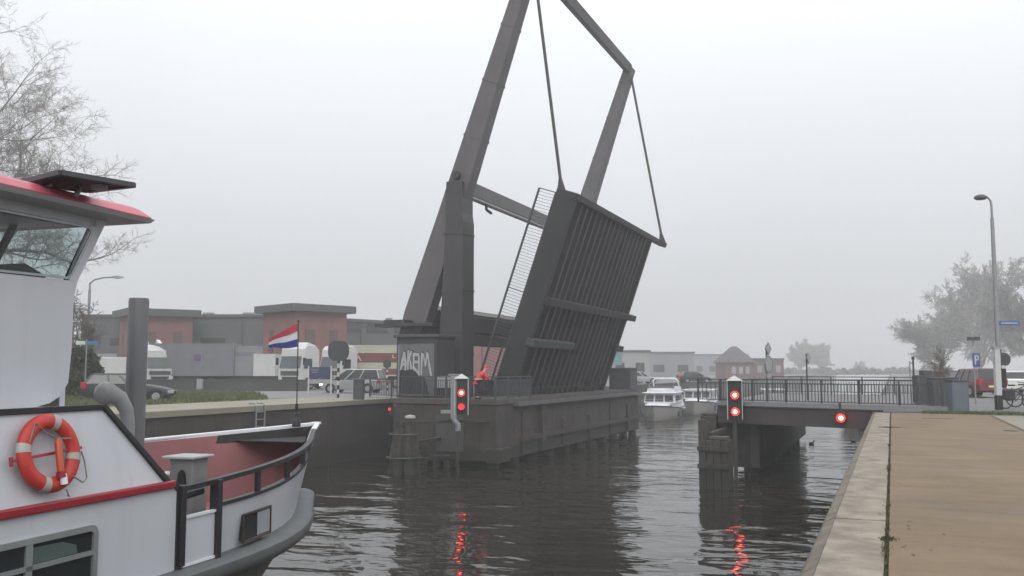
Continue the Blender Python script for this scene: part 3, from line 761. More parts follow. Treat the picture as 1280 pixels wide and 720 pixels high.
sg = signal(pR, yaw * .6, hz2, [(1.05, lamp_on, .165), (.33, lamp_on, .165)], 'right signal head under a white cap showing two bright red lamps', s=1.08)
MB().beam((0, .14, hz2 + .8), (0, .14, -.8), .12, .16).build('mast', steel, sg)
# lone lamp under the fixed span
pq = WD(1049, 37.4, HD(522.5, 37.4))
o = empty('navigation_lamp', pq, 'single red lamp hanging below the edge of the fixed span', 'signal light', yaw * .6)
MB().box((0, .1, .05), (.42, .14, .5)).build('backboard', black, o)
MB().disc((0, -.0, 0), .16, .08, (0, 1, 0), 20).build('lens', lamp_on, o)
MB().disc((0, -.05, 0), .09, .03, (0, 1, 0), 16).build('bulb', lamp_core, o)
MB().box((0, .12, .42), (.08, .08, .35)).build('hanger', steel, o)
# small red lamp left, by the pier corner
pq = WD(487.5, 45.2, HD(511.5, 45.2))
o = empty('navigation_lamp', pq, 'small dim red lamp at the shadowy corner behind the capped pile cluster', 'signal light', yaw)
MB().disc((0, -.03, 0), .075, .06, (0, 1, 0), 14).build('lens', lamp_faint, o)
MB().box((.1, .15, -.1), (.3, .22, .4)).build('backboard', black, o)
MB().beam((.1, .2, -.3), (.9, .3, -.75), .12, .12, side=(0, 1, 0)).build('hanger', steel, o)
MB().beam((.9, .3, -.7), (.9, .3, -3.8), .14, .14).build('hanger', timber, o)

# ------------------------------------------------------------------ the boat in the foreground
BA = R(4.82)
boat = empty('work_boat', (-10.41, 8.41, 0), 'white working boat with red trim, grey rubbing band and oxide red foredeck', 'boat', BA)
# local X = starboard, Y = forward
WOUT = [(-12, 2.5), (-1, 2.5), (0, 2.5), (1, 2.49), (2, 2.43), (3, 2.27), (4, 1.98), (5, 1.55), (6, 1.02), (7, .50), (7.6, .2), (7.96, .0)]
def wo(u): return max(0, catmull(WOUT, u))
def zr(u): return 3.30 if u < 0 else 3.30 + .34 * (u / 8) ** 1.15
def zb(u):     # top of the white topside on the starboard side
    if u < 1.0: return 3.02
    if u > 6.6: return zr(u)
    t = (u - 1.0) / 5.6; return (3.02 + .05 * t) * (1 - t ** 2.2) + zr(u) * t ** 2.2
US = [-12, -8, -4, -2, -1, 0] + [0.25 + i * .25 for i in range(29)] + [7.6, 7.75, 7.88, 7.95]
def sc(u, z):  # fore-and-aft position at height z: the stem rakes
    # tip of the plan outline moves aft towards the water
    tip = 7.22 + (z - 2.35) * .57 if z > 2.35 else 7.22 - (2.35 - z) * 1.6
    return u if u < 0 else u * tip / 7.96
hull = MB()
for sd in (1, -1):
    rings = []
    for u in US:
        top = zb(u) if sd > 0 else zr(u)
        w0 = wo(u)
        pts = []
        for z, k in ((top, 1.0), ((top + 2.38) / 2, .985), (2.38, .965)):
            pts.append((sd * w0 * k, sc(u, z) if z < top else sc(u, z), z))
        # inner skin
        wi = max(0, w0 - .07)
        pts2 = [(sd * wi * k, sc(u, z) - .07 * min(1, max(0, u - 5)), z) for z, k in ((2.38, .965), ((top + 2.38) / 2, .985), (top, 1.0))]
        rings.append(pts + pts2)
    if sd > 0:
        rings = [r for r, u in zip(rings, US) if u >= .95]
    else:
        rings = rings
    hull.loft(rings)
hl = hull.build('hull', white, boat, smooth=True)
# underwater / lower hull
low = MB()
for sd in (1, -1):
    rings = []
    for u in US:
        w0 = wo(u); pts = []
        for z, k in ((2.16, 1.0), (1.7, .93), (1.1, .82), (.4, .68), (-.5, .5)):
            pts.append((sd * w0 * k, sc(u, z), z))
        rings.append(pts)
    low.loft(rings, closed=False, caps=False)
low.build('lower_hull', bottom_m, boat, smooth=True)
# rubbing band
rb = MB(); prof = [(-.06, 2.40), (.24, 2.385), (.30, 2.34), (.315, 2.26), (.29, 2.18), (.2, 2.11), (-.02, 2.07)]
path = [(wo(u) * .965, sc(u, 2.35), u) for u in US]
pts = [(x, y) for x, y, u in path] + [(-x, y) for x, y, u in reversed(path[:-1])]
n = len(pts); rings = []
for i, (x, y) in enumerate(pts):
    a = Vector(pts[max(0, i - 1)]); b = Vector(pts[min(n - 1, i + 1)]); t = (b - a).normalized(); nn = Vector((t.y, -t.x))
    # starboard run goes forward: outward is +x, then the port run comes back
    rings.append([(x + nn.x * o_, y + nn.y * o_, z_) for o_, z_ in prof])
rb.loft(rings, closed=True)
rb.build('rubbing_band', grey_paint, boat, smooth=True)
# red inner faces of the bulwark and the foredeck
inn = MB()
for sd in (1, -1):
    rings = []
    for u in US:
        if u < .2: continue
        w0 = max(0, wo(u) - .09); top = (zb(u) if sd > 0 else zr(u)) - .02
        if u < .95 and sd > 0: top = 2.9
        rings.append([(sd * w0, sc(u, top) - .11 * min(1, max(0, u - 4)), top), (sd * w0 * .965, sc(u, 2.4) - .11 * min(1, max(0, u - 4)), 2.33)])
    inn.loft(rings, closed=False, caps=False)
inn.build('bulwark_lining', deck_red, boat)
dk = MB(); poly = []
for u in US:
    if u < -.5: continue
    poly.append((max(0, wo(u) - .1), sc(u, 2.36) - .08))
poly2 = [(x, y) for x, y in poly] + [(-x, y) for x, y in reversed(poly)]
dk.prism(poly2, 2.28, 2.345); dk.build('foredeck', deck_red, boat)
# black sheet across the bow, just below the rim
bp_ = MB(); pl = [(max(0.01, wo(u) - .085), sc(u, zr(u)) - .09) for u in US if u >= 6.2]
bp_.prism([(x, y) for x, y in pl] + [(-x, y) for x, y in reversed(pl)], 3.40, 3.42)
bp_.build('bow_sheet', rubber, boat)
bl_ = MB(); bl_.loft([[(-max(0, wo(u) - .092), sc(u, zr(u)) - .12, zr(u) - .02), (-max(0, wo(u) - .092), sc(u, 3.32) - .10, 3.38)] for u in US if u >= 6.0], closed=False, caps=False)
bl_.build('bow_lining', rubber, boat)
# capping rail: white to port, black to starboard
cap = MB(); rings = []
for u in [x for x in US if x >= .2]:
    x = -wo(u) + .03; z = zr(u)
    rings.append([(x - .06, sc(u, z), z), (x + .06, sc(u, z) , z), (x + .06, sc(u, z), z + .045), (x - .06, sc(u, z), z + .045)])
cap.loft(rings); 
rings = []
for u in [x for x in US if x >= 6.6]:
    x = wo(u) - .03; z = zr(u)
    rings.append([(x - .06, sc(u, z), z), (x + .06, sc(u, z), z), (x + .06, sc(u, z), z + .045), (x - .06, sc(u, z), z + .045)])
cap.loft(rings); 
cap.box((0, sc(7.93, 3.64) - .06, 3.662), (.16, .16, .05))
cap.build('capping_rail', white_trim, boat, bevel=.01)
rings = []; cr = MB()
for u in [x for x in US if 7.0 > x >= .2]:
    x = wo(u) - .02; z = zr(u)
    rings.append([(x - .05, u * 1.0 if u < 0 else sc(u, z), z - .01), (x + .05, sc(u, z), z - .01), (x + .05, sc(u, z), z + .05), (x - .05, sc(u, z), z + .05)])
cr.loft(rings); 
rings = []
for u in [x for x in US if 6.5 > x >= .95]:
    x = wo(u) - .02; z = zb(u)
    rings.append([(x - .05, sc(u, z), z - .0), (x + .045, sc(u, z), z - .0), (x + .045, sc(u, z), z + .045), (x - .05, sc(u, z), z + .045)])
cr.loft(rings)
ra = cr.build('side_rail', black, boat)
for u in (2.1, 3.25, 4.4, 5.4):
    MB().box((wo(u) - .02, sc(u, 3.2), (zb(u) + zr(u)) / 2), (.05, .08, zr(u) - zb(u) - .0)).build('rail_post', black, boat)
MB().box((wo(.95) - .0, .96, 2.87), (.13, .10, 1.0)).build('gate_post', black, boat, bevel=.01)
MB().box((2.5, .24, 2.9), (.12, .09, .95)).build('gate_post', black, boat, bevel=.01)
gt = MB().b2((2.47, .28, 2.40), (2.51, .92, 2.97)).build('side_gate', white, boat)
MB().b2((2.465, .28, 2.97), (2.53, .92, 3.0)).build('gate_edge', white_trim, gt)
MB().b2((2.511, .28, 2.40), (2.53, .92, 2.43)).build('gate_edge', white_trim, gt)
MB().tube([(2.34, .32, 3.2), (2.34, .86, 3.23)], .05, 8).build('gate_roller', black, boat)
# hull window
hw = MB().b2((2.38, 1.62, 2.47), (2.448, 2.42, 2.82)); hw.v = [(x - (y - 1.62) * .125 + .018, y, z) for x, y, z in hw.v]; hw = hw.build('hull_window', darkglass, boat)
fr = MB()
x0, x1, z0, z1 = 1.60, 2.44, 2.45, 2.84
for a, b in (((1.60, 2.45), (1.63, 2.84)), ((2.41, 2.45), (2.44, 2.84)), ((1.63, 2.45), (2.41, 2.48)), ((1.63, 2.81), (2.41, 2.84))):
    fr.b2((2.435, a[0], a[1]), (2.466, b[0], b[1]))
fr.v = [(x - (y - 1.62) * .125 + .018, y, z) for x, y, z in fr.v]
fr.build('window_frame', mat('dark brown frame', (0.05, 0.02, 0.02), .4, .2, 5), hw, bevel=.008)
wp = MB().b2((2.449, 2.02, 2.49), (2.453, 2.40, 2.80)); wp.v = [(x - (y - 1.62) * .125 + .018, y, z) for x, y, z in wp.v]; wp.build('window_pane', paleglass, hw)
# cabin: straight lower wall, leaning coaming above
CW = 2.5
low_poly = [(-14, 2.06), (.2, 2.06), (.2, 3.33), (.10, 3.42), (-14, 3.42)]
MB().prism(low_poly, -CW, CW, ax=0).build('cabin_wall', white, boat, bevel=.01)
MB().prism([(.16, 2.08), (.235, 2.08), (.235, 3.34), (.12, 3.45), (.06, 3.40), (.16, 3.31)], CW - .02, CW + .02, ax=0).build('corner_trim', black, boat, bevel=.006)
up = MB()
T = [(-14, 4.34), (-.88, 4.34)]; B_ = [(-14, 3.42), (-.02, 3.42)]
def cw_(z): return 2.47 - .17 * (z - 3.42) / .92
up.loft([[(-cw_(3.42), -14, 3.42), (cw_(3.42), -14, 3.42), (cw_(3.42), -.02, 3.42), (-cw_(3.42), -.02, 3.42)],
         [(-cw_(4.34), -14, 4.34), (cw_(4.34), -14, 4.34), (cw_(4.34), -.88, 4.34), (-cw_(4.34), -.88, 4.34)]])
up.build('cabin_coaming', white, boat)
tr = MB()
tr.beam((cw_(4.34) + .005, -14, 4.35), (cw_(4.34) + .005, -.86, 4.35), .06, .05, side=(0, 0, 1))
tr.beam((cw_(4.34) + .006, -.9, 4.37), (cw_(3.42) + .015, .04, 3.42), .06, .06, side=(1, 0, 0))
tr.build('black_edge_trim', black, boat, bevel=.006)
MB().b2((CW - .02, -14, 3.36), (CW + .045, .10, 3.455)).build('red_trim', red, boat, bevel=.02)
# lower cabin window
cwn = MB().b2((CW - .02, -6.5, 2.35), (CW + .004, -1.2, 3.1)).build('cabin_window', darkglass, boat)
fr = MB()
def rrect(y0, y1, z0, z1, r, n=5):
    out = []
    for cx, cz, a0 in ((y1 - r, z1 - r, 0), (y0 + r, z1 - r, 90), (y0 + r, z0 + r, 180), (y1 - r, z0 + r, 270)):
        for i in range(n + 1):
            a = R(a0 + 90 * i / n); out.append((cx + r * math.cos(a), cz + r * math.sin(a)))
    return out
o1 = rrect(-6.5, -1.14, 2.3, 3.14, .10); i1 = rrect(-6.44, -1.20, 2.36, 3.08, .06)
rings = []
for (a, b), (c_, d_) in zip(o1, i1):
    rings.append([(CW + .002, a, b), (CW + .035, a, b), (CW + .035, c_, d_), (CW + .002, c_, d_)])
rings.append(rings[0]); fr.loft(rings, True, False)
fr.b2((CW + .003, -6.44, 2.83), (CW + .028, -1.2, 2.875))
fr.b2((CW + .003, -2.08, 2.36), (CW + .028, -2.0, 3.08))
fr.build('window_frame', alu, cwn, smooth=False)
MB().prism([(-2.0, 2.88), (-1.98, 3.04), (-1.6, 3.03), (-1.42, 2.97), (-1.4, 2.885)], CW + .0045, CW + .007, ax=0).build('window_table_patch', tealglass, cwn)  # teal table inside the cabin, drawn as a flat patch on the pane

# wheelhouse, hollow, with real panes
wh = empty('wheelhouse', (0, 0, 0), '', ''); 
for k in list(wh.keys()): del wh[k]
bpy.data.objects.remove(wh)
WW = 1.95; YF, YT = -1.0, -.56          # front at the sill and at the top
YR = -5.6
sill = MB()
side = [(YR, 4.36), (-1.5, 4.36), (-1.28, 4.40), (-1.12, 4.48), (-1.03, 4.62), (-1.0, 5.0), (-1.0, 5.56), (-.955, 5.74), (YR, 5.70)]
sill.prism(side, WW - .06, WW, ax=0); sill.prism(side, -WW, -WW + .06, ax=0)
sill.b2((-WW + .06, -1.08, 4.36), (WW - .06, -1.005, 5.70)); sill.b2((-WW + .06, YR, 4.36), (WW - .06, YR + .06, 5.70))
wb = sill.build('wheelhouse', white, boat)
# pillars and top strip
def slant(y0, w_, x, th):
    pass
for x in (WW - .03, -WW + .03):
    pil = MB()
    pil.prism([(-1.09, 5.72), (-.955, 5.735), (-.52, 6.52), (-.72, 6.52)], x - .03, x + .03, ax=0)
    pil.prism([(YR, 5.7), (YR + .2, 5.7), (YR + .2, 6.52), (YR, 6.52)], x - .03, x + .03, ax=0)
    pil.prism([(YR + .2, 6.37), (-.71, 6.39), (-.71, 6.52), (YR + .2, 6.52)], x - .03, x + .03, ax=0)
    pil.build('window_pillar', white, wb, bevel=.006)
dm = MB()
for x in (-WW + .03,):
    for yy in (-4.2, -2.9, -1.9): dm.prism([(yy, 5.7), (yy + .09, 5.7), (yy + .25, 6.4), (yy + .16, 6.4)], x - .025, x + .035, ax=0)
for x in (-.66, .66, -WW + .1, WW - .09): dm.beam((x, -1.03, 5.7), (x, -.62, 6.5), .07, .06, side=(1, 0, 0))
dm.beam((WW - .0, -2.35, 5.7), (WW - .0, -2.35, 6.4), .05, .08)
dm.build('window_mullion', black, wb)
fr = MB()  # dark window gasket round the visible side window
g1 = [(-2.3, 5.735), (-1.10, 5.755), (-1.04, 5.80), (-.76, 6.31), (-.765, 6.36), (-.82, 6.385), (-2.3, 6.375)]
g2 = [(-2.27, 5.76), (-1.115, 5.78), (-1.07, 5.81), (-.80, 6.305), (-.80, 6.335), (-.84, 6.36), (-2.27, 6.35)]
rings = [[(WW - .01, a, b), (WW + .012, a, b), (WW + .012, c_, d_), (WW - .01, c_, d_)] for (a, b), (c_, d_) in zip(g1, g2)]
rings.append(rings[0]); fr.loft(rings, True, False); fr.build('window_gasket', alu, wb)
gl = MB()
for x in (WW - .035, -WW + .035):
    gl.add([(x, YR + .2, 5.7), (x, -1.0, 5.72), (x, -.68, 6.4), (x, YR + .2, 6.38)], [(0, 1, 2, 3)])
gl.add([(-WW + .05, -1.04, 5.7), (WW - .05, -1.04, 5.7), (WW - .05, -.64, 6.45), (-WW + .05, -.64, 6.45)], [(0, 1, 2, 3)])
gl.build('window_pane', clear, wb)
MB().b2((-WW + .1, -1.75, 5.5), (WW - .1, -1.1, 5.72)).build('dashboard', black, wb)
MB().prism([(-1.75, 5.72), (-1.72, 5.86), (-1.45, 5.90), (-1.18, 5.80), (-1.12, 5.72)], 1.05, 1.7, ax=0).build('instrument_cover', mat('dark cloth', (0.035, 0.05, 0.05), .9, .2, 4), wb)
MB().lathe([(.0, 0), (.3, 0), (.3, .08), (0, .08)], (.9, -2.3, 5.45), 14).build('helm_seat', black, wb)
MB().b2((-WW + .06, YR + .05, 4.37), (WW - .06, -1.1, 4.42)).build('cabin_floor', lowwall_m, wb)
MB().b2((-WW - .02, YR - .3, 6.50), (WW + .02, -.5, 6.53)).build('ceiling', grey_paint, wb)
rf = MB()
def rring(e, z):
    return [(-WW - e, YR - e, z), (WW + e, YR - e, z), (WW + e, -.52 + e * .8, z), (-WW - e, -.52 + e * .8, z)]
rf.loft([rring(.36, 6.535), rring(.38, 6.55), rring(.27, 6.64), rring(.20, 6.675), rring(-.8, 6.69)])
roof = rf.build('wheelhouse_roof', red_roof, boat, bevel=.015)
MB().loft([rring(.36, 6.49), rring(.40, 6.534)]).build('roof_lip', mat('pale roof underside', (.4, .41, .41), .5, .06, 1), roof)
# solar panel standing on the roof
spn = MB(); 
spp = [Vector((0.62, -2.35, 0)), Vector((2.08, -1.30, 0)), Vector((1.32, -.30, 0)), Vector((0.10, -1.25, 0))]
def corner(x, y, D, w): 
    a, b, c, d = ray(x, y); k = D / d; P = Vector((a * k, b * k, EYE + c * k)) - Vector(boat.location)
    return Matrix.Rotation(-BA, 3, 'Z') @ P
q = [corner(29, 229, 9.62, 0), corner(110, 239.5, 10.1, 0), corner(167, 232.5, 9.7, 0), corner(76, 217, 9.1, 0)]
nn_ = (q[1] - q[0]).cross(q[3] - q[0]).normalized()
if nn_.z < 0: nn_ = -nn_
spn.loft([[p for p in q], [p + nn_ * .035 for p in q]])
so = spn.build('solar_panel', mat('panel backing', (0.035, 0.024, 0.026), .65, .15, 2), boat)
fr = MB()
for i in range(4): fr.beam(q[i] + nn_ * .01, q[(i + 1) % 4] + nn_ * .01, .05, .06, side=nn_)
fr.build('panel_frame', rail_m, so)
cq = (q[0] + q[1] + q[2] + q[3]) / 4
MB().box(cq * .6 + q[2] * .4 - nn_ * .03, (.14, .1, .05)).build('junction_box', pale_clad, so)
MB().tube([cq * .55 + q[0] * .45 - nn_ * .02, Vector((q[0].x + .1, q[0].y + .0, 6.6))], .03, 6).build('panel_leg', galv, so)
MB().tube([cq * .75 + q[1] * .25, Vector((cq.x, cq.y, 6.6))], .03, 6).build('panel_leg', galv, so)
c0 = Vector((1.85, -1.75, 6.67)); MB().tube([c0, c0 + Vector((.02, .12, .07)), c0 + Vector((.1, .3, .06)), c0 + Vector((.2, .42, -.02))], .014, 5).build('cable', black, so)

# spud pole and ventilator
MB().tube([(.6, 1.68, 2.3), (.6, 1.68, 5.74), (.6, 1.68, 5.78)], [.14, .14, .13], 24).build('spud_pole', grey_tube, boat, smooth=True)
v = MB().tube([(.86, 1.36, 2.3), (.86, 1.36, 4.0), (.84, 1.34, 4.2), (.78, 1.28, 4.36), (.66, 1.16, 4.45)], [.09, .09, .095, .11, .14], 16)
v.tube([(.66, 1.16, 4.45), (.60, 1.10, 4.47)], [.145, .135], 16)
v.v = [(x - .10, y, z) for x, y, z in v.v]
v.build('ventilator', mat('light grey ventilator', (.22, .225, .225), .45, .08, 3), boat, smooth=True)
hd = MB(); n_ = 14
for i in range(8):
    pass
hs = MB().lathe([(0.02, -.15), (.08, -.135), (.13, -.08), (.15, 0), (.13, .08), (.08, .13), (.02, .145)], (.55, 1.14, 4.44), 18)
hs.build('ventilator_head', MATS['light grey ventilator'], boat, smooth=True)
# deck box
db = MB().b2((1.70, 1.05, 2.35), (2.05, 1.38, 3.60)).build('deck_box', mat('box grey', (.19, .19, .185), .5, .12, 3, streak=.3), boat, bevel=.015)
MB().b2((1.63, .97, 3.60), (2.11, 1.44, 3.635)).build('lid', mat('pale lid', (.36, .37, .36), .5, .1, 3), db, bevel=.01)
MB().prism([(1.84, 3.28), (1.97, 3.28), (1.95, 3.42), (1.9, 3.46), (1.86, 3.42)], 1.015, 1.048, ax=1).build('bell', black, db)
MB().tube([(1.70, 1.12, 3.4), (1.62, 1.07, 3.4)], .03, 8).build('latch', white_trim, db)
MB().b2((1.9, 1.02, 3.08), (2.0, 1.048, 3.16)).build('handle', galv, db)
# fairlead/bollard on the bow
bo = MB().lathe([(0, 0), (.085, 0), (.085, .12), (.055, .16), (.055, .26), (.03, .28), (.03, .46), (0, .47)], (-.10, 7.25, 3.62), 12)
bo.build('bow_bitt', black, boat, smooth=True)
# cleat and cowl on cabin top
MB().tube([(1.75, -1.55, 4.34), (1.75, -1.55, 4.42), (1.75, -1.3, 4.43)], .03, 6).build('cleat', black, boat)

# jack staff with the flag
fs0 = Matrix.Rotation(BA, 3, 'Z') @ Vector((-.10, 7.25, 4.05)) + Vector(boat.location)
fl = empty('flagstaff', fs0, 'thin staff with a red white and blue flag at the bow of the boat', 'flag')
Dst = 18.0
zt = HD(401, 18.2) - fs0.z
MB().tube([(0, 0, -.1), (0, 0, zt)], .014, 6).build('staff', rail_m, fl)
MB().lathe([(0, 0), (.028, .01), (.028, .03), (0, .045)], (0, 0, zt), 8).build('finial', black, fl)
fdir = Vector((-math.cos(YA), -math.sin(YA), 0))
cols = [((0.36, 0.04, 0.06), 'flag red'), ((0.52, 0.53, 0.56), 'flag white'), ((0.03, 0.045, 0.18), 'flag blue')]
side_ = Vector((-fdir.y, fdir.x, 0))
for k in range(3):
    mb = MB(); nx = 16; rings = []
    for i in range(nx + 1):
        t = i / nx
        top = zt - .03 - .03 * t - .30 * t ** 1.15
        bot = zt - .50 - .04 * t - .02 * math.sin(t * 5)
        hgt = top - bot
        za = top - hgt * k / 3; zc = top - hgt * (k + 1) / 3
        wv = .035 * math.sin(t * 9 + k * .35) * (t + .15)
        x = .58 * t
        rings.append([fdir * (x + .02) + side_ * wv + Vector((0, 0, za)), fdir * (x + .02 - .01) + side_ * (wv + .015 * math.sin(t * 7)) + Vector((0, 0, zc))])
    o2 = []
    for a, b in rings: o2.append([a, b, b + side_ * .004, a + side_ * .004])
    mb.loft(o2)
    mb.build('flag_stripe', mat(cols[k][1], cols[k][0], .8, .06, 5), fl, smooth=True)

# lifebuoy on the coaming
lean = math.atan2(.17, .92)
lbl = Vector((cw_(3.93) + .10, -1.8, 3.93))
lw = Matrix.Rotation(BA, 3, 'Z') @ lbl + Vector(boat.location)
lb = empty('lifebuoy', lw, 'orange red lifebuoy with grey bands hanging on the white cabin side', 'lifebuoy')
lb.rotation_euler = (0, -lean, BA)
r1 = MB().torus((0, 0, 0), .315, .078, ax=0, n=48, m=14); r1.v = [(x * .75, y, z) for x, y, z in r1.v]
r1.build('ring', orange, lb, smooth=True)
for a in (72, 168, -12, 252):
    mb = MB().torus((0, 0, 0), .315, .082, ax=0, n=4, m=14, a0=R(a - 7), a1=R(a + 7)); mb.v = [(x * .76, y, z) for x, y, z in mb.v]
    mb.build('reflective_band', reflective, lb, smooth=True)
MB().beam((.0, -.46, -.04), (.0, .43, .02), .025, .03, side=(1, 0, 0)).build('holder_bar', red, lb)
MB().tube([(-.01, -.46, -.09), (-.01, -.46, .0)], .018, 6).build('holder_pin', red, lb)
lt = MB().tube([(.07, .05, -.20), (.07, .055, .10), (.07, .055, .13)], [.036, .036, .016], 12).build('buoy_light', mat('orange light body', (.45, .06, .02), .4, .1, 5), lb, smooth=True)
MB().tube([(.07, .055, -.20), (.07, .06, -.26)], .05, 12).build('light_collar', mat('dark red collar', (.25, .01, .03), .5, .1, 5), lt)
MB().tube([(.085, .06, -.225), (.085, .065, -.33)], .035, 12).build('light_lens', white_trim, lt, smooth=True)
r_ = random.Random(12)
rp = MB().tube([(.07, -.30, .12), (.06, -.2, .3), (.04, -.05, .2), (.05, .1, .13), (.06, .24, .12)], .008, 5)
rp.tube([(.07, .2, -.26), (.06, .34, -.34), (.04, .42, -.3), (.04, .41, -.12), (.06, .36, -.02)], .008, 5)
rp.tube([(.05, .12, -.38), (.05, .15, -.46), (.04, .13, -.44)], .008, 5)
rp.build('grab_line', mat('dirty rope', (.22, .2, .17), .9, .2, 10), lb, smooth=True)

# ------------------------------------------------------------------ cars and lorries
def wheel(parent, x, y, r, w_, rim_m=rimm):
    o = MB().tube([(x, y - w_ / 2, r), (x, y + w_ / 2, r)], r, 18).build('wheel', tyre, parent, bevel=.02)
    s = 1 if y > 0 else -1
    MB().disc((x, y + s * w_ * .5, r), r * .62, .03, (0, 1, 0), 14).build('rim', rim_m, o)
    return o
def car(loc, rz, L, W, H, m, label, body, gh, cat='car', lights_on=False, plate=False, group=None, roofm=None):
    """body: (x fraction, z) of the bonnet line; gh: greenhouse (x0,x1 at the belt; x0,x1 at the roof). Front is +X."""
    o = empty('parked_car', loc, label, cat, rz, group)
    wr = .31 * (L / 4.2) ** .5
    rings = []
    st = []
    N = 22
    for i in range(N + 1):
        t = i / N; x = (t - .5) * L
        zt_ = catmull(body, t); e = min(t, 1 - t)
        wd = W / 2 * (1 - .16 * max(0, 1 - e / .12) ** 2)
        zb_ = .26 + .12 * max(0, 1 - e / .07)
        zm = zb_ + (zt_ - zb_) * .55
        rings.append([(x, -wd * .96, zb_), (x, -wd, zm), (x, -wd * .95, zt_ - .05), (x, -wd * .82, zt_), (x, wd * .82, zt_), (x, wd * .95, zt_ - .05), (x, wd, zm), (x, wd * .96, zb_)])
    MB().loft(rings).build('body', m, o, smooth=True)
    b0, b1, r0, r1 = gh
    zb0 = catmull(body, .45) - .03
    def ring(x, w_, z): return [(x, -w_, z), (x, w_, z)]
    gz = H - .06
    lo = [((b0 - .5) * L, -W * .455, zb0), ((b1 - .5) * L, -W * .455, zb0), ((b1 - .5) * L, W * .455, zb0), ((b0 - .5) * L, W * .455, zb0)]
    hi = [((r0 - .5) * L, -W * .37, gz), ((r1 - .5) * L, -W * .37, gz), ((r1 - .5) * L, W * .37, gz), ((r0 - .5) * L, W * .37, gz)]
    MB().loft([lo, hi]).build('window_glass', darkglass, o, bevel=.03)
    rf_ = MB().loft([[(p[0], p[1] * 1.01, gz - .02) for p in hi], [(p[0] * .97 + .0, p[1] * .9, H) for p in hi]])
    rf_.build('roof', roofm or m, o, bevel=.03)
    for s in (-1, 1):
        for f in (0, .42, .72, 1):
            a = Vector((lo[0][0] + (lo[1][0] - lo[0][0]) * f, s * W * .458, zb0)); b = Vector((hi[0][0] + (hi[1][0] - hi[0][0]) * f, s * W * .375, gz))
            MB().beam(a, b, .07, .05, side=(1, 0, 0)).build('pillar', m, o)
    for x in (-L * .31, L * .31):
        for s in (-1, 1):
            MB().disc((x, s * (W / 2 - .01), wr + .01), wr * 1.16, .05, (0, 1, 0), 18).build('wheel_arch', rubber, o)
            wheel(o, x, s * (W / 2 - .08), wr, .2)
    for s in (-1, 1):
        MB().box((L / 2 - .16, s * W * .37, catmull(body, .95) - .14), (.3, .34, .15), rz=-s * .25).build('headlight', headlamp if lights_on else paleglass, o, bevel=.03)
        MB().box((-L / 2 + .10, s * W * .40, catmull(body, .04) - .12), (.26, .26, .34), rz=s * .25).build('tail_light', taillight, o, bevel=.03)
        MB().box((lo[1][0] - .28, s * (W / 2 + .05), zb0 + .08), (.12, .2, .14)).build('side_mirror', m, o, bevel=.03)
    MB().box((-L / 2 - .01, 0, .62), (.02, .5, .11)).build('number_plate', plate_w, o)
    MB().box((L / 2 + .0, 0, .5), (.03, W * .6, .16)).build('grille', rubber, o)
    return o
hatch = [(0, .86), (.04, .98), (.3, .95), (.55, .93), (.68, .90), (.82, .80), (.94, .68), (1, .55)]
pc = WD(164, 46.5)
car(pc, YA + R(14), 4.25, 1.76, 1.46, carblack, 'black hatchback on the left street seen behind the boat pole', hatch, (.02, .68, .1, .5))
mpv = [(0, .9), (.04, .98), (.3, .98), (.55, .97), (.70, .96), (.84, .88), (.95, .74), (1, .58)]
pm_ = WD(442, 66.5)
car(pm_, YA + R(180 - 10), 4.5, 1.85, 1.70, carsilver, 'silver people carrier with a lit headlamp behind the striped pole', mpv, (.01, .80, .06, .56), lights_on=True)
pc2 = WD(128, 60)
# delivery van behind the hedge
def van(loc, rz, L, W, H, m, label):
    o = empty('van', loc, label, 'van', rz)
    prof = [(-L / 2, .35), (-L / 2, H - .08), (-L / 2 + .1, H), (L * .18, H), (L * .27, H - .1), (L * .38, 1.25), (L * .49, 1.0), (L / 2, .75), (L / 2, .35)]
    mb = MB().prism(prof, -W / 2, W / 2, ax=1); mb.build('body', m, o, bevel=.06)
    MB().prism([(L * .2, 1.28), (L * .2, H - .35), (L * .265, H - .3), (L * .36, 1.28)], -W / 2 - .01, W / 2 + .01, ax=1).build('side_window', darkglass, o)
    mb = MB(); mb.add([(L * .385, -W * .42, 1.27), (L * .385, W * .42, 1.27), (L * .285, W * .4, H - .2), (L * .285, -W * .4, H - .2)], [(0, 1, 2, 3)]); mb.build('windscreen', darkglass, o)
    for x in (-L * .3, L * .33):
        for s in (-1, 1): wheel(o, x, s * (W / 2 - .1), .34, .22)
    for s in (-1, 1):
        MB().box((L / 2 - .05, s * W * .38, .86), (.14, .3, .2)).build('headlight', paleglass, o)
        MB().box((L * .3, s * (W / 2 + .12), 1.45), (.1, .2, .3)).build('side_mirror', black, o)
    return o
van(WD(131, 68), YA + R(200), 5.2, 2.0, 2.55, truck_white, 'white panel van half hidden by the dark hedge on the left')

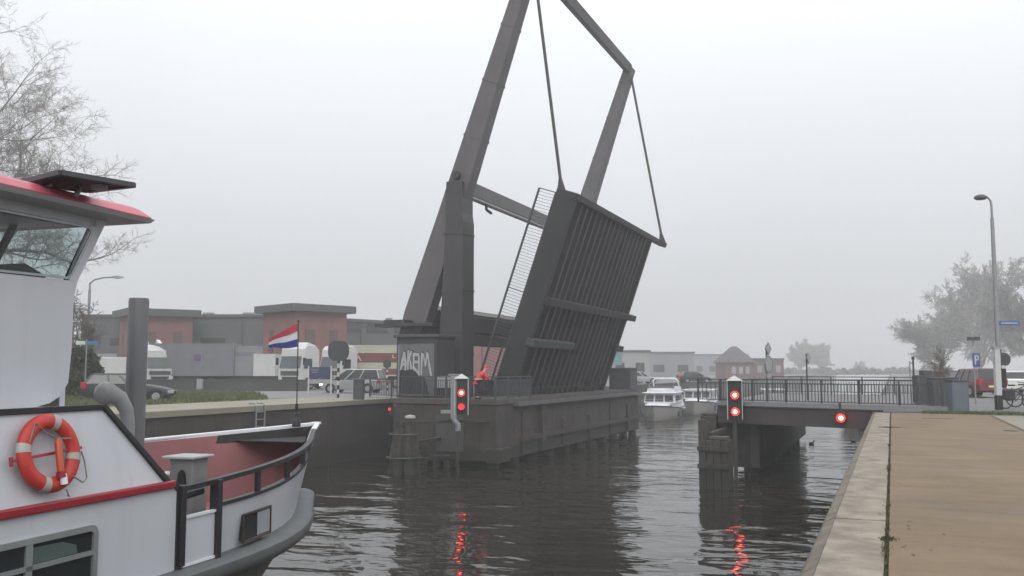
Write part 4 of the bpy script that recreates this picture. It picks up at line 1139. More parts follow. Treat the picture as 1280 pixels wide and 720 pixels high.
def lorry_cab(loc, rz, label, m, group=None, H=3.75):
    """front is +X"""
    o = empty('lorry', loc, label, 'lorry', rz, group)
    W, Lc = 2.5, 2.3
    prof = [(-Lc, .95), (-Lc, H - .5), (-Lc + .5, H - .05), (-.75, H), (-.38, H - .35), (-.30, 2.75), (-.02, 1.75), (0, .55), (-.5, .5), (-.6, .95)]
    MB().prism(prof, -W / 2, W / 2, ax=1).build('cab', m, o, bevel=.07)
    mb = MB(); mb.add([(.0, -W * .45, 1.80), (.0, W * .45, 1.80), (-.25, W * .43, 2.78), (-.25, -W * .43, 2.78)], [(0, 1, 2, 3)])
    mb.v = [(x + .03, y, z) for x, y, z in mb.v]; mb.build('windscreen', mat('lorry windscreen', (.10, .12, .12), .15, .2, 1), o)
    MB().b2((0.0, -.95, 1.18), (.035, .95, 1.55)).b2((.0, -.8, .75), (.03, .8, 1.05)).build('grille', rubber, o)
    mb = MB()
    for k in range(3): mb.b2((.036, -.9, 1.22 + k * .12), (.045, .9, 1.25 + k * .12))
    mb.build('grille_bar', galv, o)
    for s in (-1, 1):
        MB().b2((-.1, s * .85 - .18, .6), (.04, s * .85 + .18, .85)).build('headlight', paleglass, o)
        MB().prism([(-1.35, 1.75), (-1.35, 2.55), (-.55, 2.6), (-.30, 1.75)], s * (W / 2) - .012, s * (W / 2) + .012, ax=1).build('side_window', darkglass, o)
        MB().box((-.1, s * (W / 2 + .22), 2.35), (.14, .22, .6)).build('side_mirror', black, o, bevel=.03)
        MB().prism([(-1.7, .35), (-1.7, 1.0), (-.7, 1.0), (-.55, .35)], s * (W / 2 - .01) - .02, s * (W / 2 - .01) + .03, ax=1).build('step', rubber, o)
        wheel(o, -1.2, s * (W / 2 - .17), .5, .3)
    MB().b2((-6, -.45, .6), (-Lc, .45, .9)).build('chassis', rubber, o)
    for s in (-1, 1): wheel(o, -5, s * (W / 2 - .2), .5, .35)
    MB().prism([(-2.3, 3.2), (-2.25, 3.7), (-1.2, 3.95), (-.7, 3.75), (-.7, 3.2)], -.95, .95, ax=1).build('roof_deflector', m, o, bevel=.08)
    return o
def trailer(loc, rz, L, H, m, label, base=1.15, W=2.5, stripe=None, rear=None, group=None):
    o = empty('trailer', loc, label, 'trailer', rz, group)
    MB().b2((-L / 2, -W / 2, base), (L / 2, W / 2, H)).build('box_body', m, o, bevel=.04)
    for z_a, z_b in ((H - .1, H + .02), (base - .06, base + .06)):
        MB().b2((-L / 2 - .02, -W / 2 - .02, z_a), (L / 2 + .02, W / 2 + .02, z_b)).build('body_edge', rear or m, o)
    MB().b2((-L / 2 + .3, -.5, .75), (L / 2 - .3, .5, base - .06)).build('chassis', rubber, o)
    MB().b2((-L / 2 + 3.4, -W / 2 + .02, .45), (L / 2 - 3, -W / 2 + .06, base - .1)).build('side_guard', rubber, o)
    for x in (-L / 2 + 1.2, -L / 2 + 2.5, L / 2 - 2.0):
        for s in (-1, 1): wheel(o, x, s * (W / 2 - .2), .48, .35)
    return o
fz = STREET
# row of lorries behind the low wall, all parked roughly facing the canal
pT = WD(352, 79); lc = lorry_cab(WD(362, 77.0), YA + R(-90 - 28), 'white lorry cab nearest the flag, its windscreen facing us', truck_white, 'lorry cabs parked behind the low wall')
lc2 = lorry_cab(WD(412, 81), YA + R(-90 - 30), 'second white lorry cab, standing just behind the dark round disc sign', truck_white, 'lorry cabs parked behind the low wall')
lc3 = lorry_cab(WD(200, 84), YA + R(-90 + 40), 'white lorry cab with tall slanted roof fairing beside the boat pole', truck_white, 'lorry cabs parked behind the low wall')
MB().beam((-.4, -.6, 3.2), (-2.6, -.6, 4.3), .3, .35, side=(0, 1, 0)).beam((-.4, .6, 3.2), (-2.6, .6, 4.3), .3, .35, side=(0, 1, 0)).build('roof_fairing', white_trim, lc3)
tA = trailer(WD(240, 86), YA + R(2), 8.3, HD(430, 86) - fz, truck_grey, 'long pale grey box trailer with a small purple mark')
MB().b2((.55, -1.262, 2.45), (1.15, -1.25, 3.05)).build('mark', mat('purple mark', (.12, .07, .16), .6, .3, 6), tA)
tB = trailer(WD(307, 86.5), YA + R(2), 2.5, HD(433, 86.5) - fz, mat('lighter box', (.22, .22, .225), .5, .06, 1), 'short light grey box body right behind the long trailer')
MB().b2((-1.0, -1.262, 2.9), (1.0, -1.25, 3.3)).build('sign_band', truck_grey, tB)
tC = trailer(WD(334, 86.5), YA + R(2), 2.0, HD(443, 86.5) - fz, truck_white, 'low white box body between the grey trailer and the lorry cab')
tD = trailer(WD(478, 84), YA - R(6), 7.2, HD(432, 84) - fz, cream, 'cream box trailer with a maroon band and mark')
MB().b2((-2.6, -1.262, 2.3), (3.3, -1.25, 3.15)).b2((-2.6, -1.262, 1.2), (3.4, -1.25, 1.75)).build('maroon_band', maroon, tD)
mk = mat('pale marks', (.5, .5, .42), .6, .1, 3)
mb = MB(); mb.prism([(-2.2, 2.45), (-1.9, 3.0), (-1.6, 2.45), (-1.75, 2.45), (-1.9, 2.75), (-2.05, 2.45)], -1.275, -1.263, ax=1)
mb.b2((1.2, -1.275, 2.7), (1.3, -1.263, 3.0)); mb.b2((1.2, -1.275, 2.7), (1.55, -1.263, 2.77)); mb.b2((1.7, -1.275, 2.7), (1.8, -1.263, 3.0)); mb.b2((1.7, -1.275, 2.95), (2.0, -1.263, 3.02))
mb.build('mark', mk, tD)
MB().b2((-3.6, -1.265, 1.9), (-3.2, -1.25, 2.5)).build('blue_mark', blue_sign, tD)
# low dark wall
wl0, wl1 = WD(150, 73), WD(385, 72)
o = empty('low_wall', (wl0 + wl1) / 2, 'low dark wall between the left street and the lorry park', 'wall', YA)
Lw = (wl1 - wl0).length
MB().box((0, 0, .4), (Lw, .3, .82)).build('wall', lowwall_m, o)
MB().box((0, 0, .85), (Lw + .1, .42, .08)).build('coping', lowwall_m, o)
struct(MB().prism([tuple(WD(100, 50).xy), tuple(WD(480, 55).xy), tuple(WD(480, 71).xy), tuple(WD(60, 71).xy)], STREET + .001, STREET + .006).build('street', mat('street asphalt', (.15, .15, .148), .6, .12, .5, .1)))
bp2 = WD(257, 72)
tag(MB().tube([(bp2.x, bp2.y - .6, fz), (bp2.x, bp2.y - .6, fz + .95)], .24, 10).build('bollard', pale_clad), 'short pale bollard standing before the low dark wall', 'bollard')
# information board
ib = empty('information_board', WD(400, 63), 'white framed board with a dark blue upper panel by the lorries', 'sign board', YA + R(-4))
for s in (-.78, .78): MB().box((s, 0, .95), (.09, .09, 1.9)).build('post', white_sign, ib)
MB().box((0, 0, 1.45), (1.56, .06, .75)).build('blue_panel', navy, ib); MB().box((0, 0, .85), (1.56, .05, .3)).build('grey_panel', pale_clad, ib)
mb = MB()
for k in range(3): mb.box((-.35, -.035, 1.68 - k * .11), (.6 - .1 * k, .012, .03))
mb.build('text_lines', pale_clad, ib)

# striped poles with disc (seen from behind)
def disc_sign(loc, H, label, rad=.6, group='striped poles with black discs'):
    o = empty('warning_sign', loc, label, 'warning sign', YA, group)
    n = 9; hh = H - rad * .8
    for k in range(n):
        MB().tube([(0, 0, hh * k / n), (0, 0, hh * (k + 1) / n)], .075, 8).build('pole_band', black if k % 2 == 0 else white_sign, o)
    pts = rrect(-rad, rad, H - rad * .95, H + rad * .95, rad * .72, 6)
    MB().prism(pts, -.09, -.04, ax=1).build('disc', mat('disc back', (.035, .042, .045), .6, .1, 3), o, bevel=.01)
    return o
pd = WD(423, 53.5)
disc_sign(pd, HD(438.5, 53.5) - fz, 'big black rounded disc on a black and white striped pole', .61)
disc_sign(WD(484, 74), HD(455, 74) - fz, 'farther striped pole with a small dark disc beside the cabin', .32)
# bollard box at the railing end
bb = WD(449, 50.5)
o = empty('railing_pillar', bb, 'dark grey pillar at the left end of the quay railing', 'pillar', YA)
MB().box((0, 0, .55), (.55, .5, 1.1)).build('body', rail_m, o, bevel=.03); MB().box((0, 0, 1.13), (.62, .57, .07)).build('cap', cabinet_m, o)
# street lamp on the left
def street_lamp(loc, H, arm, rz, label, thick=.09, head='arm'):
    o = empty('street_lamp', loc, label, 'street lamp', rz)
    MB().tube([(0, 0, 0), (0, 0, H * .45), (0, 0, H - .8)], [thick * 1.5, thick * 1.15, thick], 10).build('pole', galv, o, smooth=True)
    pts = [(0, 0, H - .8), (0, 0, H - .35), (arm * .18, 0, H - .1), (arm * .55, 0, H + .05), (arm, 0, H + .08)]
    MB().tube(pts, [thick * .8, thick * .7, thick * .6, thick * .6, thick * .6], 8).build('arm', galv, o, smooth=True)
    return o
l1 = street_lamp(WD(108, 62), HD(348, 62) - fz, 1.6, YA, 'tall street lamp with a curved arm beside the wheelhouse')
Hh = HD(348, 62) - fz
MB().loft([[(1.5, -.1, Hh + .02), (1.5, .1, Hh + .02), (1.5, .1, Hh + .14), (1.5, -.1, Hh + .14)], [(1.8, -.17, Hh - .02), (1.8, .17, Hh - .02), (1.8, .15, Hh + .18), (1.8, -.15, Hh + .18)], [(2.25, -.08, Hh + .05), (2.25, .08, Hh + .05), (2.25, .06, Hh + .12), (2.25, -.06, Hh + .12)]]).build('lamp_head', galv, l1, smooth=True)

# ------------------------------------------------------------------ buildings
def box_building(name, c, d, rz, m, label, roofm=None, rh=.35, over=.25):
    o = empty(name, c, label, 'building', rz)
    MB().box((0, 0, d[2] / 2), d).build('wall', m, o)
    MB().box((0, 0, d[2] + rh / 2), (d[0] + over * 2, d[1] + over * 2, rh)).build('roof', roofm or roof_grey, o)
    return o
def tower(c, side, H, rz, label, wins):
    o = box_building('brick_tower', c, (side, side, H), rz, brick, label, roof_grey, .8, .75)
    for face, u, w_, z0, z1 in wins:
        if face == 0: a, b = (u - w_ / 2, -side / 2 - .05, z0), (u + w_ / 2, -side / 2 + .05, z1)
        else: a, b = (-side / 2 - .05, u - w_ / 2, z0), (-side / 2 + .05, u + w_ / 2, z1)
        wn = MB().b2(a, b).build('window', mat('brown shutter', (.10, .06, .06), .6, .1, 2), o)
        ff = MB()
        if face == 0: ff.b2((a[0], a[1] - .03, (z0 + z1) / 2 - .04), (b[0], a[1], (z0 + z1) / 2 + .04))
        else: ff.b2((a[0] - .03, a[1], (z0 + z1) / 2 - .04), (a[0], b[1], (z0 + z1) / 2 + .04))
        ff.build('frame', roof_grey, wn)
    return o
hT = HD(390, 100) - fz
wins = [(0, -1.4, 1.3, 3.0, 6.0), (0, 1.6, 1.0, 3.0, 6.0), (1, -1.6, 1.1, 3.0, 6.0), (1, 1.5, .9, 3.0, 6.0)]
tower(WD(380, 103), 6.6, hT, YA + R(45), 'red brick corner tower with a flat overhanging roof right of the flag', wins)
tower(WD(193, 108), 6.6, HD(397, 108) - fz, YA + R(35), 'red brick tower with flat roof seen behind the boat pole', wins)
a_, b_ = WD(110, 112), WD(372, 108); m_ = (a_ + b_) / 2
o = box_building('warehouse', WD(240, 118), (22, 14, HD(396, 110) - fz), YA + R(-1), clad, 'grey flat roofed warehouse wall between the two brick towers')
for k in range(5): MB().b2((-9 + k * 4.2, -7.06, 0), (-6.6 + k * 4.2, -6.98, 3.6)).build('loading_door', pale_clad, o)
a_, b_ = WD(388, 108), WD(700, 150); d_ = b_ - a_; L_ = d_.length
nrm = Vector((-d_.y, d_.x, 0)).normalized()
o = box_building('warehouse', (a_ + b_) / 2 + nrm * 7, (L_, 14, HD(399, 108) - fz), math.atan2(d_.y, d_.x), clad, 'grey warehouse receding to the right behind the raised bridge')
MB().b2((-L_ / 2 + 22, -7.08, 0), (L_ / 2 - 4, -6.98, 5.6)).build('brick_wall', mat('faded brick', (.23, .10, .09), .9, .12, 1), o)
for k in range(9): MB().b2((-L_ / 2 + 4 + k * 5, -7.12, 6.4), (-L_ / 2 + 7.6 + k * 5, -7.0, 7.4)).build('window', darkglass, o)
o = bpy.data.objects.get('warehouse.001')
for k in range(6):
    x = -L_ / 2 + 8 + k * 8
    MB().box((x, -7.12, (HD(399, 108) - fz) / 2), (.14, .12, HD(399, 108) - fz)).build('down_pipe', roof_grey, o)
for k in range(4): MB().lathe([(0, 0), (.35, 0), (.35, .5), (.5, .55), (.5, .75), (0, .85)], (-L_ / 2 + 9 + k * 9, -2, HD(399, 108) - fz + .35), 10).build('roof_vent', galv, o)
o = bpy.data.objects.get('warehouse')
for k in range(4):
    MB().box((-9.5 + k * 6, -7.1, (HD(396, 110) - fz) / 2), (.14, .12, HD(396, 110) - fz)).build('down_pipe', roof_grey, o)
    MB().box((-7 + k * 5, -3, HD(396, 110) - fz + .55), (1.2, 1.0, .5)).build('roof_vent', galv, o)
for k in range(3): MB().b2((-7.5 + k * 5.5, -7.06, 4.6), (-4.5 + k * 5.5, -6.98, 5.5)).build('window', darkglass, o)
# far buildings
def far_building(x0, x1, D, ytop, m, label, rz=0, dep=14, wins=True):
    a, b = WD(x0, D), WD(x1, D); L_ = (b - a).length
    o = box_building('far_building', (a + b) / 2 + Vector((-math.sin(YA), math.cos(YA), 0)) * dep / 2, (L_, dep, HD(ytop, D) - fz), YA + rz, m, label)
    if wins:
        n = max(2, int(L_ / 4))
        for k in range(n): MB().b2((-L_ / 2 + (k + .3) * L_ / n, -dep / 2 - .05, 1.2), (-L_ / 2 + (k + .75) * L_ / n, -dep / 2 + .05, 3.0)).build('window', darkglass, o)
    return o
fb = far_building(762, 812, 170, 440, pale_clad, 'pale flat building with a teal panel right of the bridge leaf')
MB().b2((-3.4, -7.1, 2.6), (-1.4, -7.0, 6.0)).build('teal_panel', teal_panel, fb)
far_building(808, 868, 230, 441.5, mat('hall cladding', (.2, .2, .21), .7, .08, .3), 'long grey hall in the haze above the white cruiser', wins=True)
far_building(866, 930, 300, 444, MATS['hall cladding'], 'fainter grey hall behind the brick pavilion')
# brick house with pyramid roof
hc = WD(918, 190)
o = empty('brick_house', hc, 'small brick house with a dark pyramid roof beyond the right signal', 'house', YA + R(8))
w_ = 5.9
old_brick = mat('old brown brick', (.16, .10, .095), .9, .15, 1)
MB().box((0, 0, 1.6), (w_ , w_, 3.2)).build('wall', old_brick, o)
mb = MB(); e = w_ / 2 + .5; mb.add([(-e, -e, 3.2), (e, -e, 3.2), (e, e, 3.2), (-e, e, 3.2), (-.6, 0, 6.5), (.6, 0, 6.5)], [(0, 1, 5, 4), (1, 2, 5), (2, 3, 4, 5), (3, 0, 4), (3, 2, 1, 0)]); mb.build('roof', tile_roof, o)
for k in (-1.3, .2, 1.6): MB().b2((k - .4, -w_ / 2 - .05, .9), (k + .4, -w_ / 2 + .05, 2.3)).build('window', paleglass, o)
o = empty('brick_annex', WD(955, 193), 'low brick wing with a flat roof beside the pyramid roofed house', 'house', YA + R(8))
MB().box((0, 0, 1.9), (6.5, 5, 3.8)).build('wall', old_brick, o); MB().box((0, 0, 3.95), (6.8, 5.3, .3)).build('roof', tile_roof, o)
for k in (-2, 0, 2): MB().b2((k - .5, -2.55, 1.2), (k + .5, -2.45, 2.6)).build('window', paleglass, o)

# ------------------------------------------------------------------ motor cruisers
def cruiser(loc, rz, L, label, fly=True, fender=True, canopy=None, group='white motor cruisers moored beyond the bridge'):
    """bow is -Y, origin at the water"""
    o = empty('motor_cruiser', loc, label, 'motor boat', rz, group)
    B = L * .16
    outl = [(0, 0.02), (.06, .42), (.15, .72), (.3, .95), (.5, 1.0), (.8, .98), (1.0, .9)]
    US_ = [i / 18 for i in range(19)]
    def sheer(t): return 1.55 - .55 * min(1, t * 1.5) + .1 * max(0, t - .7)
    rings = []
    for t in US_:
        w0 = catmull(outl, t) * B; y = t * L; zs = sheer(t); rk = .55 * (1 - t) ** 3
        ring = []
        for s in (1,):
            ring = [(w0, y, zs), (w0 * .92, y + rk * .5, zs * .55), (w0 * .72, y + rk * 1.2, .05), (w0 * .45, y + rk * 1.6, -.4),
                    (-w0 * .45, y + rk * 1.6, -.4), (-w0 * .72, y + rk * 1.2, .05), (-w0 * .92, y + rk * .5, zs * .55), (-w0, y, zs)]
        rings.append(ring)
    hull_ = MB().loft(rings).build('hull', mat('cruiser hull cream', (.36, .345, .33), .35, .05, 1, streak=.15), o, smooth=True)
    # strakes
    for z_off, th_, m_2, nm in ((-.06, .07, black, 'rub_strake'), ):
        for s in (1, -1):
            MB().tube([(s * (catmull(outl, t) * B + .02), t * L, sheer(t) + z_off) for t in US_], th_ * .6, 6).build(nm, m_2, hull_)
    rings2 = []
    MB().loft([[(s_ * (catmull(outl, t) * B * .735 + .02), t * L + .55 * (1 - t) ** 3 * 1.2, z) for s_, z in ((1, .0), (1, .16), (-1, .16), (-1, .0))] for t in US_]).build('boot_stripe', bottom_m, hull_)
    # coach roof
    c0, c1 = .22, .46
    def blk(t0, t1, w0, w1, z0, z1, rake0=.0, rake1=.0, nm='cabin', m_3=None, par=None, tw=.9):
        mb = MB()
        lo = [(-w0 * B, t0 * L, z0), (w0 * B, t0 * L, z0), (w1 * B, t1 * L, z0), (-w1 * B, t1 * L, z0)]
        hi = [(-w0 * B * tw, t0 * L + rake0, z1), (w0 * B * tw, t0 * L + rake0, z1), (w1 * B * tw, t1 * L - rake1, z1), (-w1 * B * tw, t1 * L - rake1, z1)]
        mb.loft([lo, hi]); return mb.build(nm, m_3 or white_trim, par or o, bevel=.05)
    blk(.16, .95, .62, .86, 1.15, 1.62, .35, 0, 'coach_roof')
    cab = blk(.34, .86, .80, .84, 1.6, 2.55, .32, .1, 'deckhouse', white_trim, tw=.92)
    # windows
    for k in range(3):
        x0 = -.72 + k * .5; x1 = x0 + .42
        def fp(x, z): return (x * B, .34 * L + .32 * (z - 1.6) / .95 - .06, z)
        mb = MB(); mb.add([fp(x0, 1.78), fp(x1, 1.78), fp(x1 * .95, 2.36), fp(x0 * .95, 2.36)], [(0, 1, 2, 3)])
        mb.build('windscreen', darkglass, cab)
    for s in (1, -1):
        for a_1, b_1 in ((.39, .50), (.52, .64), (.66, .80)):
            mb = MB()
            def sp_(t, z): return (s * (.83 * B * (1 - .08 * (z - 1.6) / .95) + .03), t * L, z)
            mb.add([sp_(a_1, 1.85), sp_(b_1, 1.85), sp_(b_1, 2.36), sp_(a_1 + .02, 2.36)], [(0, 1, 2, 3)]); mb.build('side_window', darkglass, cab)
        for a_1 in (.2, .27):
            MB().box((s * .66 * B, a_1 * L, 1.42), (.06, .5, .12)).build('porthole', darkglass, o)
    MB().b2((-.86 * B, .315 * L, 2.55), (.86 * B, .89 * L, 2.63)).build('deckhouse_roof', canopy or white_trim, cab, bevel=.04)
    if fly:
        blk(.40, .84, .70, .78, 2.62, 3.12, .38, .0, 'flybridge', white_trim, tw=.95)
        MB().tube([(-.66 * B, .46 * L, 3.1), (-.62 * B, .40 * L, 3.12), (0, .37 * L, 3.13), (.62 * B, .40 * L, 3.12), (.66 * B, .46 * L, 3.1)], .09, 6).build('fly_cushion', mat('grey canvas', (.12, .12, .13), .9, .1, 3), o)
        MB().tube([(-.68 * B, .80 * L, 3.0), (-.66 * B, .74 * L, 3.75), (-.5 * B, .73 * L, 3.95), (.5 * B, .73 * L, 3.95), (.66 * B, .74 * L, 3.75), (.68 * B, .80 * L, 3.0)], .075, 8).build('radar_arch', white_trim, o, smooth=True)
        MB().tube([(-.64 * B, .48 * L, 3.1), (-.6 * B, .50 * L, 3.6), (0, .49 * L, 3.66), (.6 * B, .50 * L, 3.6), (.64 * B, .48 * L, 3.1)], .025, 6).build('fly_rail', galv, o)
    else:
        MB().b2((-.6 * B, .40 * L, 2.63), (.6 * B, .7 * L, 2.72)).build('roof_hatch', pale_clad, o)
        MB().tube([(0, .8 * L, 2.6), (0, .8 * L, 3.3)], .03, 6).build('mast', galv, o)
    # bow rail
    pts = [(catmull(outl, t) * B * .93, t * L, sheer(t) + .55) for t in US_[1:8]]
    pts = [(-x, y, z) for x, y, z in reversed(pts)] + pts
    MB().tube(pts, .02, 5).build('bow_rail', galv, o)
    for x, y, z in pts[::3]: MB().tube([(x, y, z), (x, y, z - .55)], .016, 5).build('stanchion', galv, o)
    if fender:
        for t in (.3, .52, .66):
            x = catmull(outl, t) * B + .12
            MB().lathe([(0, 0), (.11, .05), (.13, .15), (.13, .5), (.1, .6), (0, .64)], (x, t * L, .35), 10).build('fender', mat('dark fender', (.05, .05, .07), .6, .1, 3), o, smooth=True)
    return o
cruiser(WZ(817, 528, 0) , R(5.5), 11.8, 'white motor cruiser with flybridge and rounded radar arch, nearer of the two')
canvas = mat('dark canvas', (.03, .032, .036), .9, .15, 3)
cruiser(Vector((-2.75, 80, 0)), R(0), 10, 'boat with a dark canvas roof and white window frames beyond the fixed span', fly=False, canopy=canvas)
cruiser(Vector((-11.5, 104, 0)), R(12), 9.5, 'white boat mostly hidden behind the right signal and the railing', fly=False)
cruiser(WZ(867, 519.5, 0), R(5), 12, 'farther white motor cruiser with a plain flat cabin roof, partly behind the right pier', fly=False)

# ------------------------------------------------------------------ right bank furniture
lz = 3.2
H = HD(248, 45) - lz
l2 = empty('street_lamp', WD(1249, 45, lz), 'tall grey street lamp with a round hooded head on the right bank', 'street lamp', YA)
MB().tube([(0, 0, 0), (0, 0, H * .5), (0, 0, H - 1.0)], [.14, .11, .085], 12).build('pole', galv, l2, smooth=True)
MB().tube([(0, 0, H - 1.1), (0, 0, H - .35), (-.04, 0, H - .12), (-.18, 0, H + .06), (-.36, 0, H + .1)], [.06, .055, .05, .05, .05], 8).build('arm', galv, l2, smooth=True)
hd_ = MB().lathe([(.0, -.10), (.2, -.09), (.28, -.02), (.25, .08), (.14, .15), (0, .17)], (0, 0, 0), 16)
hd_.v = [(-.52 + x * 1.15, y, H + .03 + z) for x, y, z in hd_.v]; hd_.build('lamp_head', rail_m, l2, smooth=True)
ns = MB().box((.55, -.1, HD(404, 45) - lz), (1.0, .03, .2)).build('street_name_plate', blue_sign, l2)
MB().box((.55, -.12, HD(404, 45) - lz), (.8, .01, .05)).build('lettering', white_sign, ns)
MB().box((.12, -.06, HD(404, 45) - lz), (.2, .04, .06)).build('bracket', galv, l2)
# signpost
D_ = 42.5
o = empty('signpost', WD(1218, D_, lz), 'signpost with a small plate, a triangle back and a blue parking sign', 'sign', YA)
H = HD(424, D_) - lz
MB().tube([(0, 0, 0), (0, 0, H)], .035, 8).build('pole', galv, o)
MB().box((0, -.05, H + .02), (.6, .03, .17)).build('top_plate', rail_m, o)
z_ = HD(440, D_) - lz
MB().prism([(-.36, z_ - .3), (.36, z_ - .3), (0, z_ + .36)], -.06, -.04, ax=1).build('triangle_sign', mat('grey sign back', (.3, .3, .32), .5, .1, 3), o)
z_ = HD(450, D_) - lz
bs = MB().box((.06, -.09, z_), (.34, .03, .62)).build('blue_sign', mat('violet blue sign', (.07, .08, .24), .4, .05, 3), o)
MB().b2((-.02, -.115, z_ - .2), (.04, -.105, z_ + .22)).b2((.04, -.115, z_ + .16), (.14, -.105, z_ + .22)).b2((.04, -.115, z_ - .02), (.14, -.105, z_ + .04)).b2((.12, -.115, z_ - .0), (.17, -.105, z_ + .2)).build('symbol', white_sign, bs)
# barrier post with disc
D_ = 36.6
o = empty('barrier_post', WD(1246.5, D_, lz), 'thick white post on a dark foot carrying a black disc and signal box', 'barrier post', YA)
H = HD(436, D_) - lz
MB().box((0, 0, .28), (.22, .22, .56)).build('foot', rubber, o)
MB().box((0, 0, (H + .56) / 2), (.22, .20, H - .56)).build('post', white_sign, o, bevel=.02)
MB().box((-.0, -.0, H + .03), (.30, .24, .1)).build('cap', pale_clad, o)
MB().box((.16, .02, H - .15), (.06, .1, .5)).build('bracket', rail_m, o)
MB().disc((.33, .1, H - .42), .27, .05, (0, 1, 0), 24).build('disc', mat('disc back', (.035, .042, .045)), o)
MB().prism([(-.42, H - .28), (-.12, H - .28), (-.12, H - .58)], -.05, -.02, ax=1).build('pointer_plate', pale_clad, o)
MB().box((.24, .12, H - 1.15), (.26, .24, .75)).build('signal_box', rubber, o, bevel=.03)
MB().box((.24, .0, H - .72), (.16, .1, .12)).build('lamp', white_sign, o)
# cabinet
D_ = 34.4
o = empty('utility_cabinet', WD(1195.5, D_, lz), 'blue grey utility cabinet at the end of the bridge railing', 'cabinet', YA)
MB().box((0, 0, .58), (.62, .5, 1.14)).build('body', cabinet_m, o, bevel=.02); MB().box((0, 0, 1.17), (.68, .56, .06)).build('lid', rail_m, o, bevel=.01)
MB().box((0, -.255, .6), (.5, .012, .95)).build('door', mat('cabinet door', (.11, .135, .16), .6, .12, 2, streak=.3), o)
o = empty('utility_cabinet', WD(1176, 37.5, lz), 'darker cabinet with a rough top behind the railing end', 'cabinet', YA)
MB().box((0, 0, .62), (.95, .5, 1.2)).build('body', rail_m, o, bevel=.02); MB().box((0, 0, 1.24), (1.02, .56, .06)).build('lid', rail_m, o, bevel=.01)
o = empty('utility_cabinet', WD(1154, 40, 3.35), 'low dark box with a raised lid behind the bridge railing', 'cabinet', YA)
MB().box((0, 0, .6), (.8, .5, 1.2)).build('body', rail_m, o, bevel=.02); MB().box((.1, 0, 1.3), (.4, .4, .2)).build('lid', rail_m, o, bevel=.01)

# bicycle
def bicycle(loc, rz, label):
    o = empty('bicycle', loc, label, 'bicycle', rz)
    for x in (-.53, .53):
        w_ = MB().torus((x, 0, .34),   .32, .03, ax=1, n=28, m=6).build('wheel', tyre, o)
        mb = MB()
        for k in range(10):
            a = k * math.pi / 5; mb.tube([(x, 0, .34), (x + .32 * math.cos(a), 0, .34 + .32 * math.sin(a))], .003, 3)
        mb.build('spokes', galv, w_)
    MB().tube([(-.53, 0, .34), (-.08, 0, .30), (-.22, 0, .85), (-.53, 0, .34)], .018, 6).tube([(-.08, 0, .30), (.38, 0, .82), (.36, 0, .92), (-.19, 0, .72)], .018, 6).tube([(.36, 0, .95), (.53, 0, .34)], .018, 6).build('frame', black, o)
    MB().tube([(.34, 0, .9), (.31, 0, 1.05), (.2, .25, 1.08)], .014, 6).tube([(.31, 0, 1.05), (.2, -.25, 1.08)], .014, 6).build('handlebar', black, o)
    MB().box((-.24, 0, .95), (.26, .14, .06)).build('saddle', black, o, bevel=.02)
    MB().box((-.5, 0, .72), (.4, .12, .03)).build('luggage_rack', black, o)
    return o
bk = bicycle(WD(1270, 37.6, lz), YA + R(8), 'black bicycle nearest the white barrier post')
bicycle(WD(1284, 39.2, lz), YA + R(-14), 'second black bicycle behind, cut by the right edge')
bg = empty('pannier_bag', WD(1259, 37.6, lz + .35), 'dark bag hanging over the rear wheel of the right bicycle', 'bag', YA)
MB().b2((-.2, -.15, 0), (.22, .15, .42)).build('bag', mat('dark canvas bag', (.03, .03, .035), .9, .2, 4), bg, bevel=.05)

# cars on the right
suv = [(0, .92), (.04, 1.0), (.4, 1.0), (.68, 1.0), (.82, .95), (.95, .85), (1, .65)]
car(WD(1218, 56, lz), YA + R(88), 4.5, 1.85, 1.68, carred, 'dark red estate car seen from behind beyond the signpost', suv, (.02, .72, .08, .6))
car(WD(1186, 60, lz), YA + R(-80), 4.4, 1.8, 1.55, carred, 'red car with a pale windscreen behind the utility cabinets', suv, (.1, .74, .2, .56))
car(WD(1262, 62, lz), YA + R(70), 4.4, 1.8, 1.5, carwhite, 'pale car at the right edge behind the bicycle', suv, (.1, .74, .2, .56))
def small_van(x, D, label, m):
    return van(WD(x, D, lz), YA + R(-75), 4.4, 1.9, 1.9, m, label)
car(WD(800, 112), YA + R(10), 4.2, 1.75, 1.45, carsilver, 'pale parked car behind the bow of the near cruiser', hatch, (.05, .72, .15, .52), group='cars parked along the far quay')
car(WD(785, 116), YA + R(10), 4.2, 1.75, 1.45, carblack, 'dark parked car just right of the bridge leaf', hatch, (.05, .72, .15, .52), group='cars parked along the far quay')
car(WD(868, 118), YA + R(10), 4.2, 1.75, 1.45, carblack, 'dark parked car behind the farther cruiser', hatch, (.05, .72, .15, .52), group='cars parked along the far quay')

# thin signal portals near the railing end
D_ = 46
o = empty('signal_portal', WD(1139, D_, 3.3), 'pair of slim posts with a lamp top behind the railing', 'post', YA)
H = HD(450, D_) - 3.3
MB().tube([(-.06, 0, 0), (-.06, 0, H - .05)], .03, 6).build('post', galv, o); MB().tube([(.11, 0, 0), (.11, 0, H)], .05, 8).build('post', rail_m, o)
MB().box((.03, 0, H - .15), (.22, .04, .04)).build('crossbar', rail_m, o); MB().lathe([(0, 0), (.08, .02), (.07, .16), (0, .2)], (.11, 0, H), 10).build('lamp_top', rail_m, o)

